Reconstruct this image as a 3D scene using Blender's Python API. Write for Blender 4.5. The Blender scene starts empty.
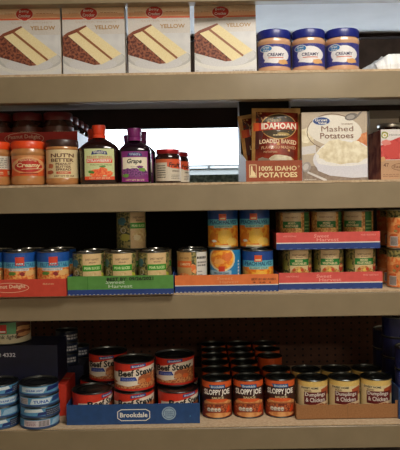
import bpy, math, random
from mathutils import Matrix, Vector
from mathutils.geometry import tessellate_polygon
random.seed(7)
scene = bpy.context.scene
COL = scene.collection
PI = math.pi
F = 640.0
H0 = 1.5
PITCH = math.atan(22.0/640.0)
ROLL = math.radians(-0.92)
CAM = Matrix.Translation((0, 0, H0)) @ Matrix.Rotation(PI/2 - PITCH, 4, 'X') @ Matrix.Rotation(ROLL, 4, 'Z')
cd = bpy.data.cameras.new('camera'); cam = bpy.data.objects.new('camera', cd); COL.objects.link(cam)
cam.matrix_world = CAM
cd.sensor_fit = 'HORIZONTAL'; cd.sensor_width = 36.0; cd.lens = 36.0*640/400
cd.clip_start = 0.02
scene.camera = cam

def P(px, py, Y):
    d = CAM.to_3x3() @ Vector(((px-200)/F, (225-py)/F, -1.0))
    return Vector((0, 0, H0)) + d*(Y/d.y)

# ------------------------------------------------------------------ materials
def lin(c):
    return tuple((v/255/12.92 if v/255 <= .04045 else ((v/255+.055)/1.055)**2.4) for v in c) + (1,)
MATS = {}
def mat(name, c=(200, 200, 200), rough=.5, metal=0, coat=0, c2=None, scale=300, contrast=1.0, bump=0, trans=0, spec=.5, stretch=None, subsurf=0):
    """plain or two-tone procedural material: c and c2 mixed by noise"""
    if name in MATS: return MATS[name]
    m = bpy.data.materials.new(name); m.use_nodes = True
    nt = m.node_tree; b = nt.nodes['Principled BSDF']
    b.inputs['Roughness'].default_value = rough
    b.inputs['Metallic'].default_value = metal
    b.inputs['Coat Weight'].default_value = coat
    b.inputs['Coat Roughness'].default_value = .12
    b.inputs['Specular IOR Level'].default_value = spec
    b.inputs['Transmission Weight'].default_value = trans
    if c2 is None:
        c2 = tuple(max(0, v*0.94-2) for v in c); contrast_ = .6
    else: contrast_ = contrast
    tc = nt.nodes.new('ShaderNodeTexCoord'); nz = nt.nodes.new('ShaderNodeTexNoise')
    nz.inputs['Scale'].default_value = scale; nz.inputs['Detail'].default_value = 3
    src = tc.outputs['Object']
    if stretch:
        mp = nt.nodes.new('ShaderNodeMapping'); mp.inputs['Scale'].default_value = stretch
        nt.links.new(src, mp.inputs['Vector']); src = mp.outputs['Vector']
    nt.links.new(src, nz.inputs['Vector'])
    cr = nt.nodes.new('ShaderNodeValToRGB')
    w = .28/max(contrast_, .01)
    cr.color_ramp.elements[0].position = max(0, .5-w/2); cr.color_ramp.elements[1].position = min(1, .5+w/2)
    cr.color_ramp.elements[0].color = lin(c); cr.color_ramp.elements[1].color = lin(c2)
    nt.links.new(nz.outputs['Fac'], cr.inputs['Fac']); nt.links.new(cr.outputs['Color'], b.inputs['Base Color'])
    if bump:
        bp = nt.nodes.new('ShaderNodeBump'); bp.inputs['Strength'].default_value = bump; bp.inputs['Distance'].default_value = .002
        nt.links.new(nz.outputs['Fac'], bp.inputs['Height']); nt.links.new(bp.outputs['Normal'], b.inputs['Normal'])
    MATS[name] = m
    return m
def ink(c, name=None):      # printed colour
    return mat(name or 'ink_%d_%d_%d' % c, c, .45, coat=.3)

# ------------------------------------------------------------------ text
TXT = {}
def text_tris(s, bold):
    key = (s, bold)
    if key in TXT: return TXT[key]
    cu = bpy.data.curves.new('t', 'FONT'); cu.body = s; cu.resolution_u = 2; cu.offset = .012*bold
    o = bpy.data.objects.new('t', cu); COL.objects.link(o)
    dg = bpy.context.evaluated_depsgraph_get(); dg.update()
    me = o.evaluated_get(dg).to_mesh(); me.calc_loop_triangles()
    vs = [(v.co.x, v.co.y) for v in me.vertices]
    tr = [[vs[i] for i in t.vertices] for t in me.loop_triangles]
    o.evaluated_get(dg).to_mesh_clear()
    bpy.data.objects.remove(o); bpy.data.curves.remove(cu)
    xs = [p[0] for t in tr for p in t]; ys = [p[1] for t in tr for p in t]
    x0, x1, y0, y1 = min(xs), max(xs), min(ys), max(ys)
    TXT[key] = [[((p[0]-x0)/(x1-x0), (p[1]-y0)/(y1-y0)) for p in t] for t in tr]
    return TXT[key]

def clip(poly, ax, val, keep_greater):
    out = []; n = len(poly)
    for i in range(n):
        a, b = poly[i], poly[(i+1) % n]
        ia = (a[ax] >= val) if keep_greater else (a[ax] <= val)
        ib = (b[ax] >= val) if keep_greater else (b[ax] <= val)
        if ia: out.append(a)
        if ia != ib:
            t = (val-a[ax])/(b[ax]-a[ax]); out.append((a[0]+(b[0]-a[0])*t, a[1]+(b[1]-a[1])*t))
    return out

class Art:
    """printed artwork, in local units; R = radius if it is wrapped round something"""
    def __init__(s, x0, y0, x1, y1, R=None):
        s.b = (x0, y0, x1, y1); s.R = R; s.items = []; s.layer = 0
    def _add(s, tris, m):
        s.layer += 1
        x0, y0, x1, y1 = s.b
        for t in tris:
            for ax, v, k in ((0, x0, True), (0, x1, False), (1, y0, True), (1, y1, False)):
                t = clip(t, ax, v, k)
                if len(t) < 3: break
            if len(t) < 3: continue
            s.items.append((t, m, s.layer))
    def poly(s, pts, m):
        pts = [tuple(p) for p in pts]
        idx = tessellate_polygon([[Vector((p[0], p[1], 0)) for p in pts]])
        tris = [[pts[i] for i in t] for t in idx]
        if s.R:     # finer triangles so that they wrap well
            fine = []
            for t in tris:
                xs = [p[0] for p in t]; n = max(1, int((max(xs)-min(xs))/(s.R*.12)))
                a, w = min(xs), (max(xs)-min(xs))/n
                for k in range(n):
                    c = clip(clip(t, 0, a+k*w, True), 0, a+(k+1)*w, False)
                    if len(c) > 2: fine.append(c)
            tris = fine
        s._add(tris, m)
    def rect(s, x0, y0, x1, y1, m): s.poly([(x0, y0), (x1, y0), (x1, y1), (x0, y1)], m)
    def ell(s, cx, cy, rx, ry, m, n=20, rot=0, a0=0, a1=2*PI):
        c, q = math.cos(rot), math.sin(rot); pts = []
        for i in range(n):
            a = a0+(a1-a0)*i/n
            x, y = rx*math.cos(a), ry*math.sin(a)
            pts.append((cx+x*c-y*q, cy+x*q+y*c))
        s.poly(pts, m)
    def blob(s, cx, cy, rx, ry, m, seed=0, n=18, j=.18):
        r = random.Random(seed); pts = []
        for i in range(n):
            a = 2*PI*i/n; k = 1-j+2*j*r.random()
            pts.append((cx+rx*k*math.cos(a), cy+ry*k*math.sin(a)))
        s.poly(pts, m)
    def text(s, t, x0, y0, x1, y1, m, bold=1, rise=0, arch=0, shear=0):
        if bold > 2:
            bold = 2.6
        tr = []
        for q in text_tris(t, bold):
            l = []
            for (u, v) in q:
                l.append((x0+u*(x1-x0)+shear*v*(y1-y0), y0+v*(y1-y0)+rise*u+arch*4*u*(1-u)))
            tr.append(l)
        s._add(tr, m)
    def ring(s, cx, cy, rx, ry, t, m, n=24):
        tr = []
        for i in range(n):
            a, b = 2*PI*i/n, 2*PI*(i+1)/n
            p = lambda an, d: (cx+(rx-d)*math.cos(an), cy+(ry-d)*math.sin(an))
            tr.append([p(a, 0), p(b, 0), p(b, t), p(a, t)])
        s._add(tr, m)
    def noise_text(s, x0, y0, x1, y1, rows, m, fill=.6):
        """rows of fine print too small to read in the photograph, as broken lines"""
        h = (y1-y0)/rows; r = random.Random(int(x0*7+y0*3)); tr = []
        for k in range(rows):
            x = x0
            while x < x1:
                w = (x1-x0)*(.06+.14*r.random()); e = min(x1, x+w)
                y = y0+k*h
                tr.append([(x, y), (e, y), (e, y+h*fill), (x, y+h*fill)]); x = e+(x1-x0)*.04
            if r.random() < .25: pass
        s._add(tr, m)

EPS = .00003
class MB:
    def __init__(s): s.v = []; s.f = []; s.m = []; s.mats = []
    def mi(s, m):
        if m not in s.mats: s.mats.append(m)
        return s.mats.index(m)
    def face(s, pts, m):
        b = len(s.v); s.v += [tuple(p) for p in pts]; s.f.append(tuple(range(b, b+len(pts)))); s.m.append(s.mi(m))
    def box(s, x0, x1, y0, y1, z0, z1, m, bev=0):
        b = len(s.v)
        if bev:
            # chamfered vertical and horizontal edges
            def ring(z, i): return [(x0+i+bev, y0+i, z), (x1-i-bev, y0+i, z), (x1-i, y0+i+bev, z), (x1-i, y1-i-bev, z), (x1-i-bev, y1-i, z), (x0+i+bev, y1-i, z), (x0+i, y1-i-bev, z), (x0+i, y0+i+bev, z)]
            rs = [ring(z0, bev), ring(z0+bev, 0), ring(z1-bev, 0), ring(z1, bev)]
            for r in rs: s.v += r
            for k in range(3):
                for i in range(8):
                    j = (i+1) % 8
                    s.f.append((b+k*8+i, b+k*8+j, b+(k+1)*8+j, b+(k+1)*8+i)); s.m.append(s.mi(m))
            s.f.append(tuple(b+i for i in range(7, -1, -1))); s.m.append(s.mi(m))
            s.f.append(tuple(b+24+i for i in range(8))); s.m.append(s.mi(m))
            return
        s.v += [(x0, y0, z0), (x1, y0, z0), (x1, y1, z0), (x0, y1, z0), (x0, y0, z1), (x1, y0, z1), (x1, y1, z1), (x0, y1, z1)]
        for q in ((0, 3, 2, 1), (4, 5, 6, 7), (0, 1, 5, 4), (1, 2, 6, 5), (2, 3, 7, 6), (3, 0, 4, 7)):
            s.f.append(tuple(b+i for i in q)); s.m.append(s.mi(m))
    def lathe(s, prof, m, seg=45, ys=1.0, p=2.0):
        """prof: (r, z[, material]); p > 2 squares the section off"""
        def sec(r, a):
            sx, cy = math.sin(a), -math.cos(a)
            if p != 2.0:
                k = (abs(sx)**p+abs(cy)**p)**(-1/p); sx *= k; cy *= k
            return (r*sx, r*cy*ys)
        rows = []
        for q in prof:
            r, z = q[0], q[1]
            if r < 1e-6: rows.append([len(s.v)]); s.v.append((0, 0, z))
            else:
                rows.append(list(range(len(s.v), len(s.v)+seg)))
                for k in range(seg):
                    x, y = sec(r, 2*PI*k/seg); s.v.append((x, y, z))
        for i in range(len(rows)-1):
            mm = s.mi(prof[i][2] if len(prof[i]) > 2 else m); a, b = rows[i], rows[i+1]
            for k in range(seg):
                j = (k+1) % seg
                if len(a) == 1 and len(b) == 1: continue
                if len(a) == 1: f = (a[0], b[j], b[k])
                elif len(b) == 1: f = (a[k], a[j], b[0])
                else: f = (a[k], a[j], b[j], b[k])
                s.f.append(f); s.m.append(mm)
    def art(s, art, warp, k=1.0, cyl=None, e0=.0001, seg=45, p=2.0):
        """cyl = radius in metres: the artwork's x is what shows from the front"""
        for (t, m, layer) in art.items:
            e = e0+EPS*layer
            if cyl:
                R = art.R
                sec = lambda a: ((1.0 if p == 2.0 else (abs(math.sin(a))**p+abs(math.cos(a))**p)**(-1/p)))
                def ang(v):
                    v = max(-.985, min(.985, v)); a_ = math.asin(v)
                    if p != 2.0:
                        lo, hi = 0, 1.25
                        for _ in range(18):
                            md = (lo+hi)/2
                            if math.sin(md)*sec(md) < abs(v): lo = md
                            else: hi = md
                        a_ = math.copysign(lo, v)
                    return a_
                q = [(ang(x/R), y) for x, y in t]
                st = 2*PI/seg; a0 = math.floor(min(p[0] for p in q)/st); a1 = math.ceil(max(p[0] for p in q)/st)
                for c in range(a0, max(a1, a0+1)):
                    w = clip(clip(q, 0, c*st, True), 0, (c+1)*st, False)
                    if len(w) < 3: continue
                    if (max(p[0] for p in w)-min(p[0] for p in w)) < 1e-5: continue
                    pts = []
                    for (a, y) in w:    # points on the chord between two seams
                        f = (a-c*st)/st; A, B = c*st, (c+1)*st; r = cyl+e; ka, kb = sec(A), sec(B)
                        ax, ay = r*ka*math.sin(A), -r*ka*math.cos(A); bx, by = r*kb*math.sin(B), -r*kb*math.cos(B)
                        pts.append(warp(ax+(bx-ax)*f, ay+(by-ay)*f, y*k))
                    s.face(pts, m)
            else:
                s.face([warp(x*k, y*k, e) for x, y in t], m)
    def build(s, name, parent=None, smooth=40, loc=None):
        me = bpy.data.meshes.new(name); me.from_pydata(s.v, [], s.f)
        for m in s.mats: me.materials.append(m)
        me.polygons.foreach_set('material_index', s.m)
        me.update()
        if smooth:
            me.polygons.foreach_set('use_smooth', [True]*len(me.polygons)); me.set_sharp_from_angle(angle=math.radians(smooth))
        o = bpy.data.objects.new(name, me); COL.objects.link(o)
        if parent is not None: o.parent = parent
        if loc: o.location = loc
        return o
def empty(name, loc=(0, 0, 0), rz=0):
    o = bpy.data.objects.new(name, None); COL.objects.link(o); o.location = loc; o.rotation_euler = (0, 0, rz)
    o.empty_display_size = .02
    return o
def tag(o, label, cat, group=None):
    o['label'] = label; o['category'] = cat
    if group: o['group'] = group
    elif 'group' in o: del o['group']
    return o
KIDS = {}
def copy_thing(root):
    r = root.copy(); COL.objects.link(r)
    for ch in [o for o in bpy.data.objects if o.parent == root]:
        c = ch.copy(); COL.objects.link(c); c.parent = r
        for g in [o for o in bpy.data.objects if o.parent == ch]:
            d = g.copy(); COL.objects.link(d); d.parent = c
    return r
USED = set()
def take(proto):
    """the first use moves the thing itself, later ones copy it"""
    if proto.name in USED: return copy_thing(proto)
    USED.add(proto.name); return proto

# ------------------------------------------------------------------ shelf levels (front edge rows in the photograph)
YF = 1.63                                   # depth of the front beams
DEP = .61                                   # depth of the shelving
EDGE = {0: -26.5, 1: 71.5, 2: 182.5, 3: 293.0, 4: 427.3}
DZ = {k: P(200, v, YF).z for k, v in EDGE.items()}
THS = {0: .0068, 1: .0068, 2: .0068, 3: .006, 4: .003}
def put(o, shelf, px, py, Y, lift=0, rz=0, face=True):
    p = P(px, py, Y); o.location = (p.x, Y, DZ[shelf]+lift)
    o.rotation_euler = (0, 0, rz+(math.atan2(-p.x, Y) if face else 0))
    return o
# ------------------------------------------------------------------ common materials
STEEL = mat('tinned_steel', (205, 205, 200), .28, metal=1, scale=60)
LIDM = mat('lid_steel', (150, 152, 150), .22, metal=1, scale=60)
SHADELID = mat('shaded_lid_steel', (92, 96, 96), .3, metal=1, scale=60)  # lid steel darkened for the dark shelf underside it reflects
BLACK = ink((18, 16, 16)); WHITE = ink((235, 233, 225)); CREAM = ink((232, 212, 165))
RED = ink((196, 36, 22)); NAVY = ink((20, 44, 110)); BLUE = ink((24, 84, 176)); LBLUE = ink((92, 176, 214))
ORANGE = ink((226, 98, 34)); GREEN = ink((40, 120, 44)); TAN = ink((205, 170, 120)); BROWN = ink((96, 46, 26))
GREY = ink((120, 118, 112)); MAROON = ink((104, 18, 24)); YELLOW = ink((232, 198, 96)); PURPLE = ink((98, 26, 90))
FROST = mat('printed_chocolate_frosting', (82, 32, 18), .6, c2=(146, 84, 58), scale=170, contrast=1.8)
SPONGE = mat('printed_yellow_sponge', (230, 216, 172), .6, c2=(222, 204, 154), scale=300)
FRUIT = mat('printed_fruit_mix', (236, 170, 92), .5, c2=(214, 96, 40), scale=130, contrast=2.2)
PEACH = mat('printed_peaches', (246, 176, 56), .5, c2=(226, 120, 26), scale=95, contrast=1.6)
PEARS = mat('printed_pears', (226, 206, 150), .5, c2=(200, 164, 110), scale=110, contrast=1.5)
LEAFY = mat('printed_dark_vegetables', (58, 66, 36), .5, c2=(156, 142, 84), scale=150, contrast=2.4)
VEG = mat('printed_mixed_vegetables', (214, 168, 96), .5, c2=(170, 104, 48), scale=170, contrast=2)
CARROT = mat('printed_carrots', (222, 112, 50), .5, c2=(232, 168, 104), scale=120, contrast=1.6)
MEAT = mat('printed_meat', (112, 40, 24), .5, c2=(190, 100, 56), scale=260, contrast=2.2)
BUN = mat('printed_bun', (198, 128, 72), .5, c2=(222, 164, 104), scale=90)
STEW = mat('printed_stew', (150, 70, 34), .5, c2=(206, 142, 86), scale=200, contrast=2.4)
MASH = mat('printed_mashed_potato', (238, 230, 206), .5, c2=(208, 194, 160), scale=60, contrast=1.0)
GRAPE = mat('printed_grapes', (70, 24, 80), .5, c2=(140, 70, 140), scale=320, contrast=2.4)
BERRY = mat('printed_berries', (226, 74, 34), .5, c2=(238, 130, 70), scale=220, contrast=2)
TOMATO = mat('printed_tomatoes', (168, 30, 32), .5, c2=(206, 78, 74), scale=60, contrast=1.2)
CARD = mat('kraft_cardboard', (158, 112, 70), .85, c2=(146, 100, 60), scale=260)
WCARD = mat('white_cardboard', (214, 214, 212), .8)

def z_of(py, Y, px=200): return P(px, py, Y).z

def cyl_label(mb, R, z0, z1, art, k, base, seg=45):
    mb.lathe([(R, z0), (R, z1)], base, seg)
    if art: mb.art(art, lambda x, y, z: (x, y, z0+z), k, cyl=R, e0=.00012, seg=seg)

def make_can(name, R, H, base, fn, k, lid=None, seg=45, rim=None, beads=False):
    """R, H in metres. fn(art, r, h) draws the label in units of k metres"""
    root = empty(name)
    lid = lid or LIDM; rim = rim or STEEL
    q = .0022
    mb = MB()
    mb.lathe([(0, .0012), (R*.86, .0012), (R*.9, 0), (R*.985, 0), (R, .0012), (R, q*.9), (R*.965, q*1.5), (R*.965, H-q*1.5), (R, H-q*.9)], rim, seg)
    mb.build('can_body', root)
    mb = MB()
    mb.lathe([(R, H-q), (R*1.004, H-q*.5), (R*.985, H), (R*.945, H), (R*.93, H-q*1.7), (R*.80, H-q*1.7), (R*.77, H-q*1.2), (R*.73, H-q*1.7), (R*.5, H-q*1.6), (R*.47, H-q*1.3), (R*.44, H-q*1.6), (0, H-q*1.6)], lid, seg)
    mb.build('lid', root)
    mb = MB()
    r_, h_ = R*.972/k, (H-2*q*1.5)/k
    art = Art(-r_*.985, 0, r_*.985, h_, R=r_)
    fn(art, r_, h_)
    cyl_label(mb, R*.972, q*1.5, H-q*1.5, art, k, base, seg)
    mb.build('paper_label', root)
    return root

def make_tray(name, W, Hh, D, front_m, art=None, k=1, side_m=None, inner=None, th=.0016, side_h=None, side_up=0):
    """open carton tray; origin at the middle of its front foot"""
    root = empty(name); side_m = side_m or front_m; sh = side_h or Hh
    mb = MB(); mb.box(-W/2, W/2, 0, D, 0, th, inner or side_m); mb.build('tray_bottom', root, 0)
    mb = MB(); mb.box(-W/2, W/2, 0, th, th, Hh, front_m)
    if art: mb.art(art, lambda x, y, e: (x, -e, y), k)
    mb.build('front_panel', root, 0)
    mb = MB(); mb.box(-W/2, W/2, D-th, D, th, Hh, side_m); mb.build('back_panel', root, 0)
    for sg in (-1, 1):
        mb = MB()
        xa, xb = (-W/2, -W/2+th) if sg < 0 else (W/2-th, W/2)
        # the side rises towards the back when side_up is set
        b = len(mb.v); z1 = sh; z2 = sh+side_up
        mb.v += [(xa, th, th), (xb, th, th), (xb, D-th, th), (xa, D-th, th), (xa, th, z1), (xb, th, z1), (xb, D-th, z2), (xa, D-th, z2)]
        for q in ((0, 3, 2, 1), (4, 5, 6, 7), (0, 1, 5, 4), (1, 2, 6, 5), (2, 3, 7, 6), (3, 0, 4, 7)):
            mb.f.append(q); mb.m.append(mb.mi(side_m))
        mb.build('side_panel', root, 0)
    return root

def make_jar(name, k, body, lid_prof, body_m, lid_m, lab, base, fn, seg=45, ys=1.0, ridges=False, p=2.0, lidname='lid'):
    """body, lid_prof in px units; lab = (r, z0, z1)"""
    root = empty(name)
    mb = MB(); mb.lathe([(r*k, z*k) for r, z in body], body_m, seg, ys, p); mb.build('jar_body', root)
    mb = MB(); mb.lathe([(r*k, z*k) for r, z in lid_prof], lid_m, seg if not ridges else 90, ys if lidname == 'lid' else 1.0)
    if ridges:
        # grip ribs round the skirt
        for i, (x, y, z) in enumerate(mb.v):
            rr = math.hypot(x, y)
            if rr > lid_prof[1][0]*k*.985 and i % 2: mb.v[i] = (x*.985, y*.985, z)
    mb.build(lidname, root)
    r, z0, z1 = lab
    art = Art(-r*.985, 0, r*.985, z1-z0, R=r)
    fn(art, r, z1-z0)
    mb = MB()
    if base is not None: mb.lathe([(r*k, z0*k), (r*k, z1*k)], base, seg, ys, p)
    mb.art(art, lambda x, y, z: (x, y*ys, z0*k+z), k, cyl=r*k, e0=.00012, seg=seg, p=p)
    mb.build('paper_label', root)
    return root

# ------------------------------------------------------------------ label artwork (units: photograph pixels)
def sloppy_art(a, r, h):
    a.rect(-r, h-7, r, h, ink((222, 96, 42)))
    a.rect(-r, 0, r, h-6, ink((58, 22, 16)))
    a.poly([(-8, h-3), (8, h-3), (8.5, h-6.8), (-6, h-6.8)], NAVY)
    a.poly([(-7.5, h-3.4), (7.5, h-3.4), (7.9, h-6.4), (-5.6, h-6.4)], ink((42, 108, 168)))
    a.text('Brookdale', -5.5, h-6.0, 7, h-3.8, WHITE, 1)
    a.text('SLOPPY JOE', -12.4, h-14.6, 12.6, h-7.6, ink((250, 248, 240)), 5)
    a.text('SAUCE', -5, h-17, 7, h-15, CREAM, 2)
    a.rect(-r, h*.0, r, h*.36, ink((150, 54, 28)))
    a.ell(.5, h*.40, 13.4, 4.2, BUN); a.ell(.5, h*.33, 13.6, 2.6, ink((160, 88, 48)))
    a.ell(0, h*.475, 11, 1.7, ink((226, 96, 40)))
    a.rect(-13, h*.16, 14, h*.33, MEAT); a.blob(0, h*.33, 13, 1.6, MEAT, 3)
    a.ell(1, h*.07, 12.5, 2.4, BUN)
    for i in range(4): a.blob(-8+i*3.4, h*.22, 1.6, 2.0, ink((226, 220, 208)), i, 10, .1)
    a.noise_text(-9, h*.16, 3.5, h*.24, 2, GREY, .5)
    a.poly([(9, h*.10), (12.5, h*.18), (12, h*.34), (10.4, h*.27), (9.6, h*.2)], ink((216, 70, 26)))
def orange_art(a, r, h):
    a.rect(-r, 0, r, h, ink((214, 84, 24)))
    a.rect(-r, 0, r, 3, BROWN)
def stew_art(a, r, h):
    a.rect(-r, 0, r, h, ink((214, 50, 28)))
    a.poly([(-r, h*.66), (-8, h*.72), (8, h*.84), (r, h*.90), (r, h*.12), (-r, h*.12)], ink((236, 224, 206)))
    a.poly([(3, h*.26), (20, h*.16), (20, h*.64), (10, h*.62), (4, h*.5)], STEW)
    a.blob(11, h*.42, 6, h*.17, ink((172, 88, 48)), 4); a.blob(8, h*.36, 3, 2.4, ink((206, 130, 74)), 7); a.blob(14, h*.34, 2.6, 2.4, ink((214, 96, 40)), 8)
    a.poly([(-r, h*.14), (-16, h*.3), (-r, h*.4)], STEW)
    a.poly([(-20, h*.06), (20, h*.06), (20, h*.24), (6, h*.24), (-6, h*.16), (-20, h*.22)], STEW)
    a.rect(-r, 0, r, h*.08, ink((200, 40, 24)))
    a.poly([(-3.5, h*.84), (11.5, h*.89), (11.5, h*.99), (-3.5, h*.95)], NAVY)
    a.poly([(-3, h*.86), (11, h*.905), (11, h*.975), (-3, h*.935)], BLUE)
    a.text('Brookdale', -2, h*.865, 10, h*.935, WHITE, 1, rise=.9)
    a.text('Beef Stew', -15.5, h*.50, 18.6, h*.75, BLACK, 5, rise=2.6)
    a.poly([(-14, h*.34), (3, h*.38), (1, h*.52), (-13.5, h*.49)], ink((40, 66, 160)))
    a.noise_text(-12, h*.39, 1, h*.47, 2, ink((150, 170, 220)), .4)
def dump_art(a, r, h):
    a.rect(-r, 0, r, h, ink((226, 206, 158)))
    a.rect(-r, h-5, r, h, ink((228, 194, 112)))
    a.poly([(8, h-8), (r, h-5.5), (r, h-14), (8, h-14)], ink((176, 78, 40)))
    a.rect(-8.5, h-23, 13.5, h-10.5, MAROON)
    a.poly([(0, h-23.5), (8, h-21), (r, h-20), (r, h-26), (-6, h-26)], ink((228, 206, 168)))
    a.blob(8, h-24, 6, 2, STEW, 2)
    a.text('SWEET HOME', -11, h-7.6, 5.5, h-5.6, BLACK, 3)
    a.text('BRAND', -8, h-10, -1.5, h-8.3, BROWN, 2)
    a.text('Dumplings', -7.5, h-15.6, 12, h-11, WHITE, 1)
    a.text('& Chicken', -7, h-20.2, 11.4, h-16, WHITE, 1)
def tuna_art(v):
    def fn(a, r, h):
        a.rect(-r, 0, r, h, ink((88, 150, 192)))
        a.rect(-r, 0, r, h*.14, ink((36, 70, 130)))
        if v == 0:
            a.poly([(-17, h*.3), (2, h*.22), (6, h*.85), (-17, h*.9)], ink((196, 216, 228)))
            a.text('CHUNK LIGHT', -14, h*.38, 2, h*.62, BLUE, 3); a.poly([(5, h*.35), (18, h*.5), (18, h*.95), (7, h*.9)], NAVY)
        elif v == 1:
            a.rect(-18, h*.2, -11, h*.92, ink((190, 180, 186))); a.noise_text(-17.5, h*.3, -11.5, h*.85, 3, GREY, .5)
            a.poly([(-9, h*.2), (9, h*.2), (12, h*.85), (-7, h*.85)], ink((204, 222, 232)))
            a.text('TUNA', -6, h*.3, 9, h*.66, BLUE, 4); a.poly([(11, h*.3), (19, h*.4), (19, h*.9), (13, h*.9)], ink((30, 70, 130)))
        elif v == 2:
            a.rect(4, h*.1, 18, h*.88, ink((34, 44, 66))); a.noise_text(5, h*.16, 17.5, h*.82, 3, ink((120, 130, 150)), .5)
            a.poly([(-16, h*.5), (2, h*.6), (0, h*.95), (-15, h*.85)], ink((214, 226, 232)))
            a.poly([(-4, h*.15), (5, h*.25), (5, h*.6), (-3, h*.5)], NAVY)
        else:
            a.rect(-16, h*.14, 8, h*.9, ink((206, 196, 200))); a.noise_text(-15, h*.3, -6, h*.8, 3, ink((150, 90, 110)), .5)
            for i in range(8): a.rect(-3+i*1.3, h*.2, -2.4+i*1.3, h*.85, BLACK)
            a.poly([(9, h*.2), (19, h*.3), (19, h*.95), (11, h*.8)], ink((150, 186, 214)))
    return fn
def cocktail_art(a, r, h):
    a.rect(-r, h*.76, r, h, ink((26, 84, 168)))
    a.rect(-r, 0, r, h*.64, FRUIT)
    a.rect(-r, h*.62, r, h*.77, ink((96, 176, 206)))
    a.rect(-5, h-12.5, 3.6, h-4, ink((214, 62, 36))); a.rect(-3.8, h-11.4, 2.4, h-10, WHITE)
    a.text('FRUIT COCKTAIL', -13, h*.645, 13, h*.745, ink((20, 96, 150)), 2)
    a.rect(-11, h*.555, 8, h*.61, ink((216, 228, 228))); a.text('IN HEAVY SYRUP', -10, h*.565, 7, h*.6, GREY, 1)
    a.blob(-8, h*.49, 3.5, 1.8, ink((90, 140, 60)), 1); a.blob(1.5, h*.48, 2.6, 2.0, ink((140, 24, 30)), 2)
    a.blob(9, h*.50, 5, 3, ink((238, 190, 120)), 3); a.blob(-2, h*.2, 6, 3, ink((240, 214, 120)), 5)
def pear_art(a, r, h):
    a.rect(-r, 0, r, h, LEAFY)
    a.blob(-13, h*.74, 3, 4, ink((52, 108, 120)), 5); a.ring(-12, h*.5, 2, 3, .7, ink((200, 190, 170)))
    a.blob(-10.5, h*.3, 3.5, 4, ink((176, 168, 70)), 1); a.blob(12.5, h*.4, 2.6, 4, ink((190, 190, 60)), 4)
    a.rect(-6, 0, 12, h, ink((222, 190, 140)))
    a.text('SWEET HARVEST', -3.5, h-6.6, 9.5, h-4.6, BROWN, 1); a.text('BRAND', 0, h-9.3, 7, h-7.8, BROWN, 1)
    a.rect(-6, h-17, 12, h-11, ink((52, 150, 36)))
    a.text('PEAR SLICES', -4.5, h-15.4, 10.5, h-12.8, ink((222, 240, 180)), 2)
    a.blob(4, h*.34, 8, 6, PEARS, 2); a.blob(1, h*.3, 4, 3, ink((240, 226, 186)), 6)
def peach_art(a, r, h):
    a.rect(-r, 0, r, h*.66, PEACH)
    a.rect(-r, h*.74, r, h, ink((22, 70, 146)))
    a.rect(-r, h*.58, r, h*.755, ink((98, 182, 200)))
    a.rect(-3.8, h-10, 3.6, h-3.6, ink((220, 86, 36))); a.rect(-2.8, h-9, 2.6, h-7.6, CREAM)
    a.text('PEACH HALVES', -13, h*.62, 13.4, h*.73, ink((16, 76, 120)), 3)
    a.rect(-9, h*.52, 10, h*.59, ink((160, 206, 196))); a.text('IN HEAVY SYRUP', -8, h*.53, 9, h*.58, ink((40, 90, 80)), 1)
    a.blob(2, h*.28, 7.5, 7.5, ink((250, 196, 72)), 3, j=.08); a.blob(-9, h*.26, 4, 5, ink((236, 138, 36)), 2, j=.1)
    a.blob(9, h*.14, 5.4, 4, ink((252, 208, 100)), 9, j=.1); a.blob(-9, h*.16, 2.6, 1.4, WHITE, 7)
    a.rect(-8, 0, 8, 1.6, CREAM)
def peach_side_art(a, r, h):
    a.rect(-r, 0, r, h, ink((36, 132, 190)))
    a.rect(-r, 0, 8, h*.3, ink((190, 214, 226)))
    a.rect(-r, 0, 6, h-20, ink((160, 196, 214)))
    a.ell(-3, h-8.4, 12.8, 12.6, CREAM); a.ell(-3, h-8, 11.4, 11.2, PEACH); a.blob(-6, h-11, 5, 3, ink((250, 170, 84)), 3); a.blob(2, h-7, 5, 4, ink((232, 120, 50)), 5)
    a.rect(-6.5, h-21, -.5, h-15.8, ink((214, 62, 36)))
    a.text('YELLOW CLING', -11.5, h-23.8, 3.5, h-21.8, BLACK, 2); a.text('SLICED', -11.5, h-28.2, 3, h-24.6, BLACK, 4)
    for i in range(5): a.rect(12.4, h*.35+i*3.2, 13.6, h*.35+i*3.2+2, WHITE)
def carrot_art(a, r, h):
    a.rect(-r, 0, r, h, LEAFY)
    a.rect(-14.5, 0, -.5, h, ink((200, 156, 96)))
    a.text('SWEET HARVEST', -12, h-6.6, -3, h-5, BROWN, 1)
    a.rect(-14.5, h-15, -.5, h-8.6, ink((226, 106, 44))); a.text('CARROTS', -12, h-13, -2, h-10.6, CREAM, 2)
    a.blob(-8, h*.34, 5, 4, CARROT, 1)
    a.blob(1.7, h*.56, 2.6, 5, CARROT, 4); a.blob(1.4, h*.32, 2.2, 3, ink((226, 206, 140)), 6)
    a.rect(4.5, 0, 14.6, h, ink((224, 222, 214)))
    a.noise_text(5, h*.82, 13.6, h*.9, 1, BLACK, .8); a.noise_text(5.4, h*.62, 13.6, h*.78, 2, GREY, .6); a.noise_text(5.4, h*.1, 10, h*.56, 5, GREY, .3)
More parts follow.
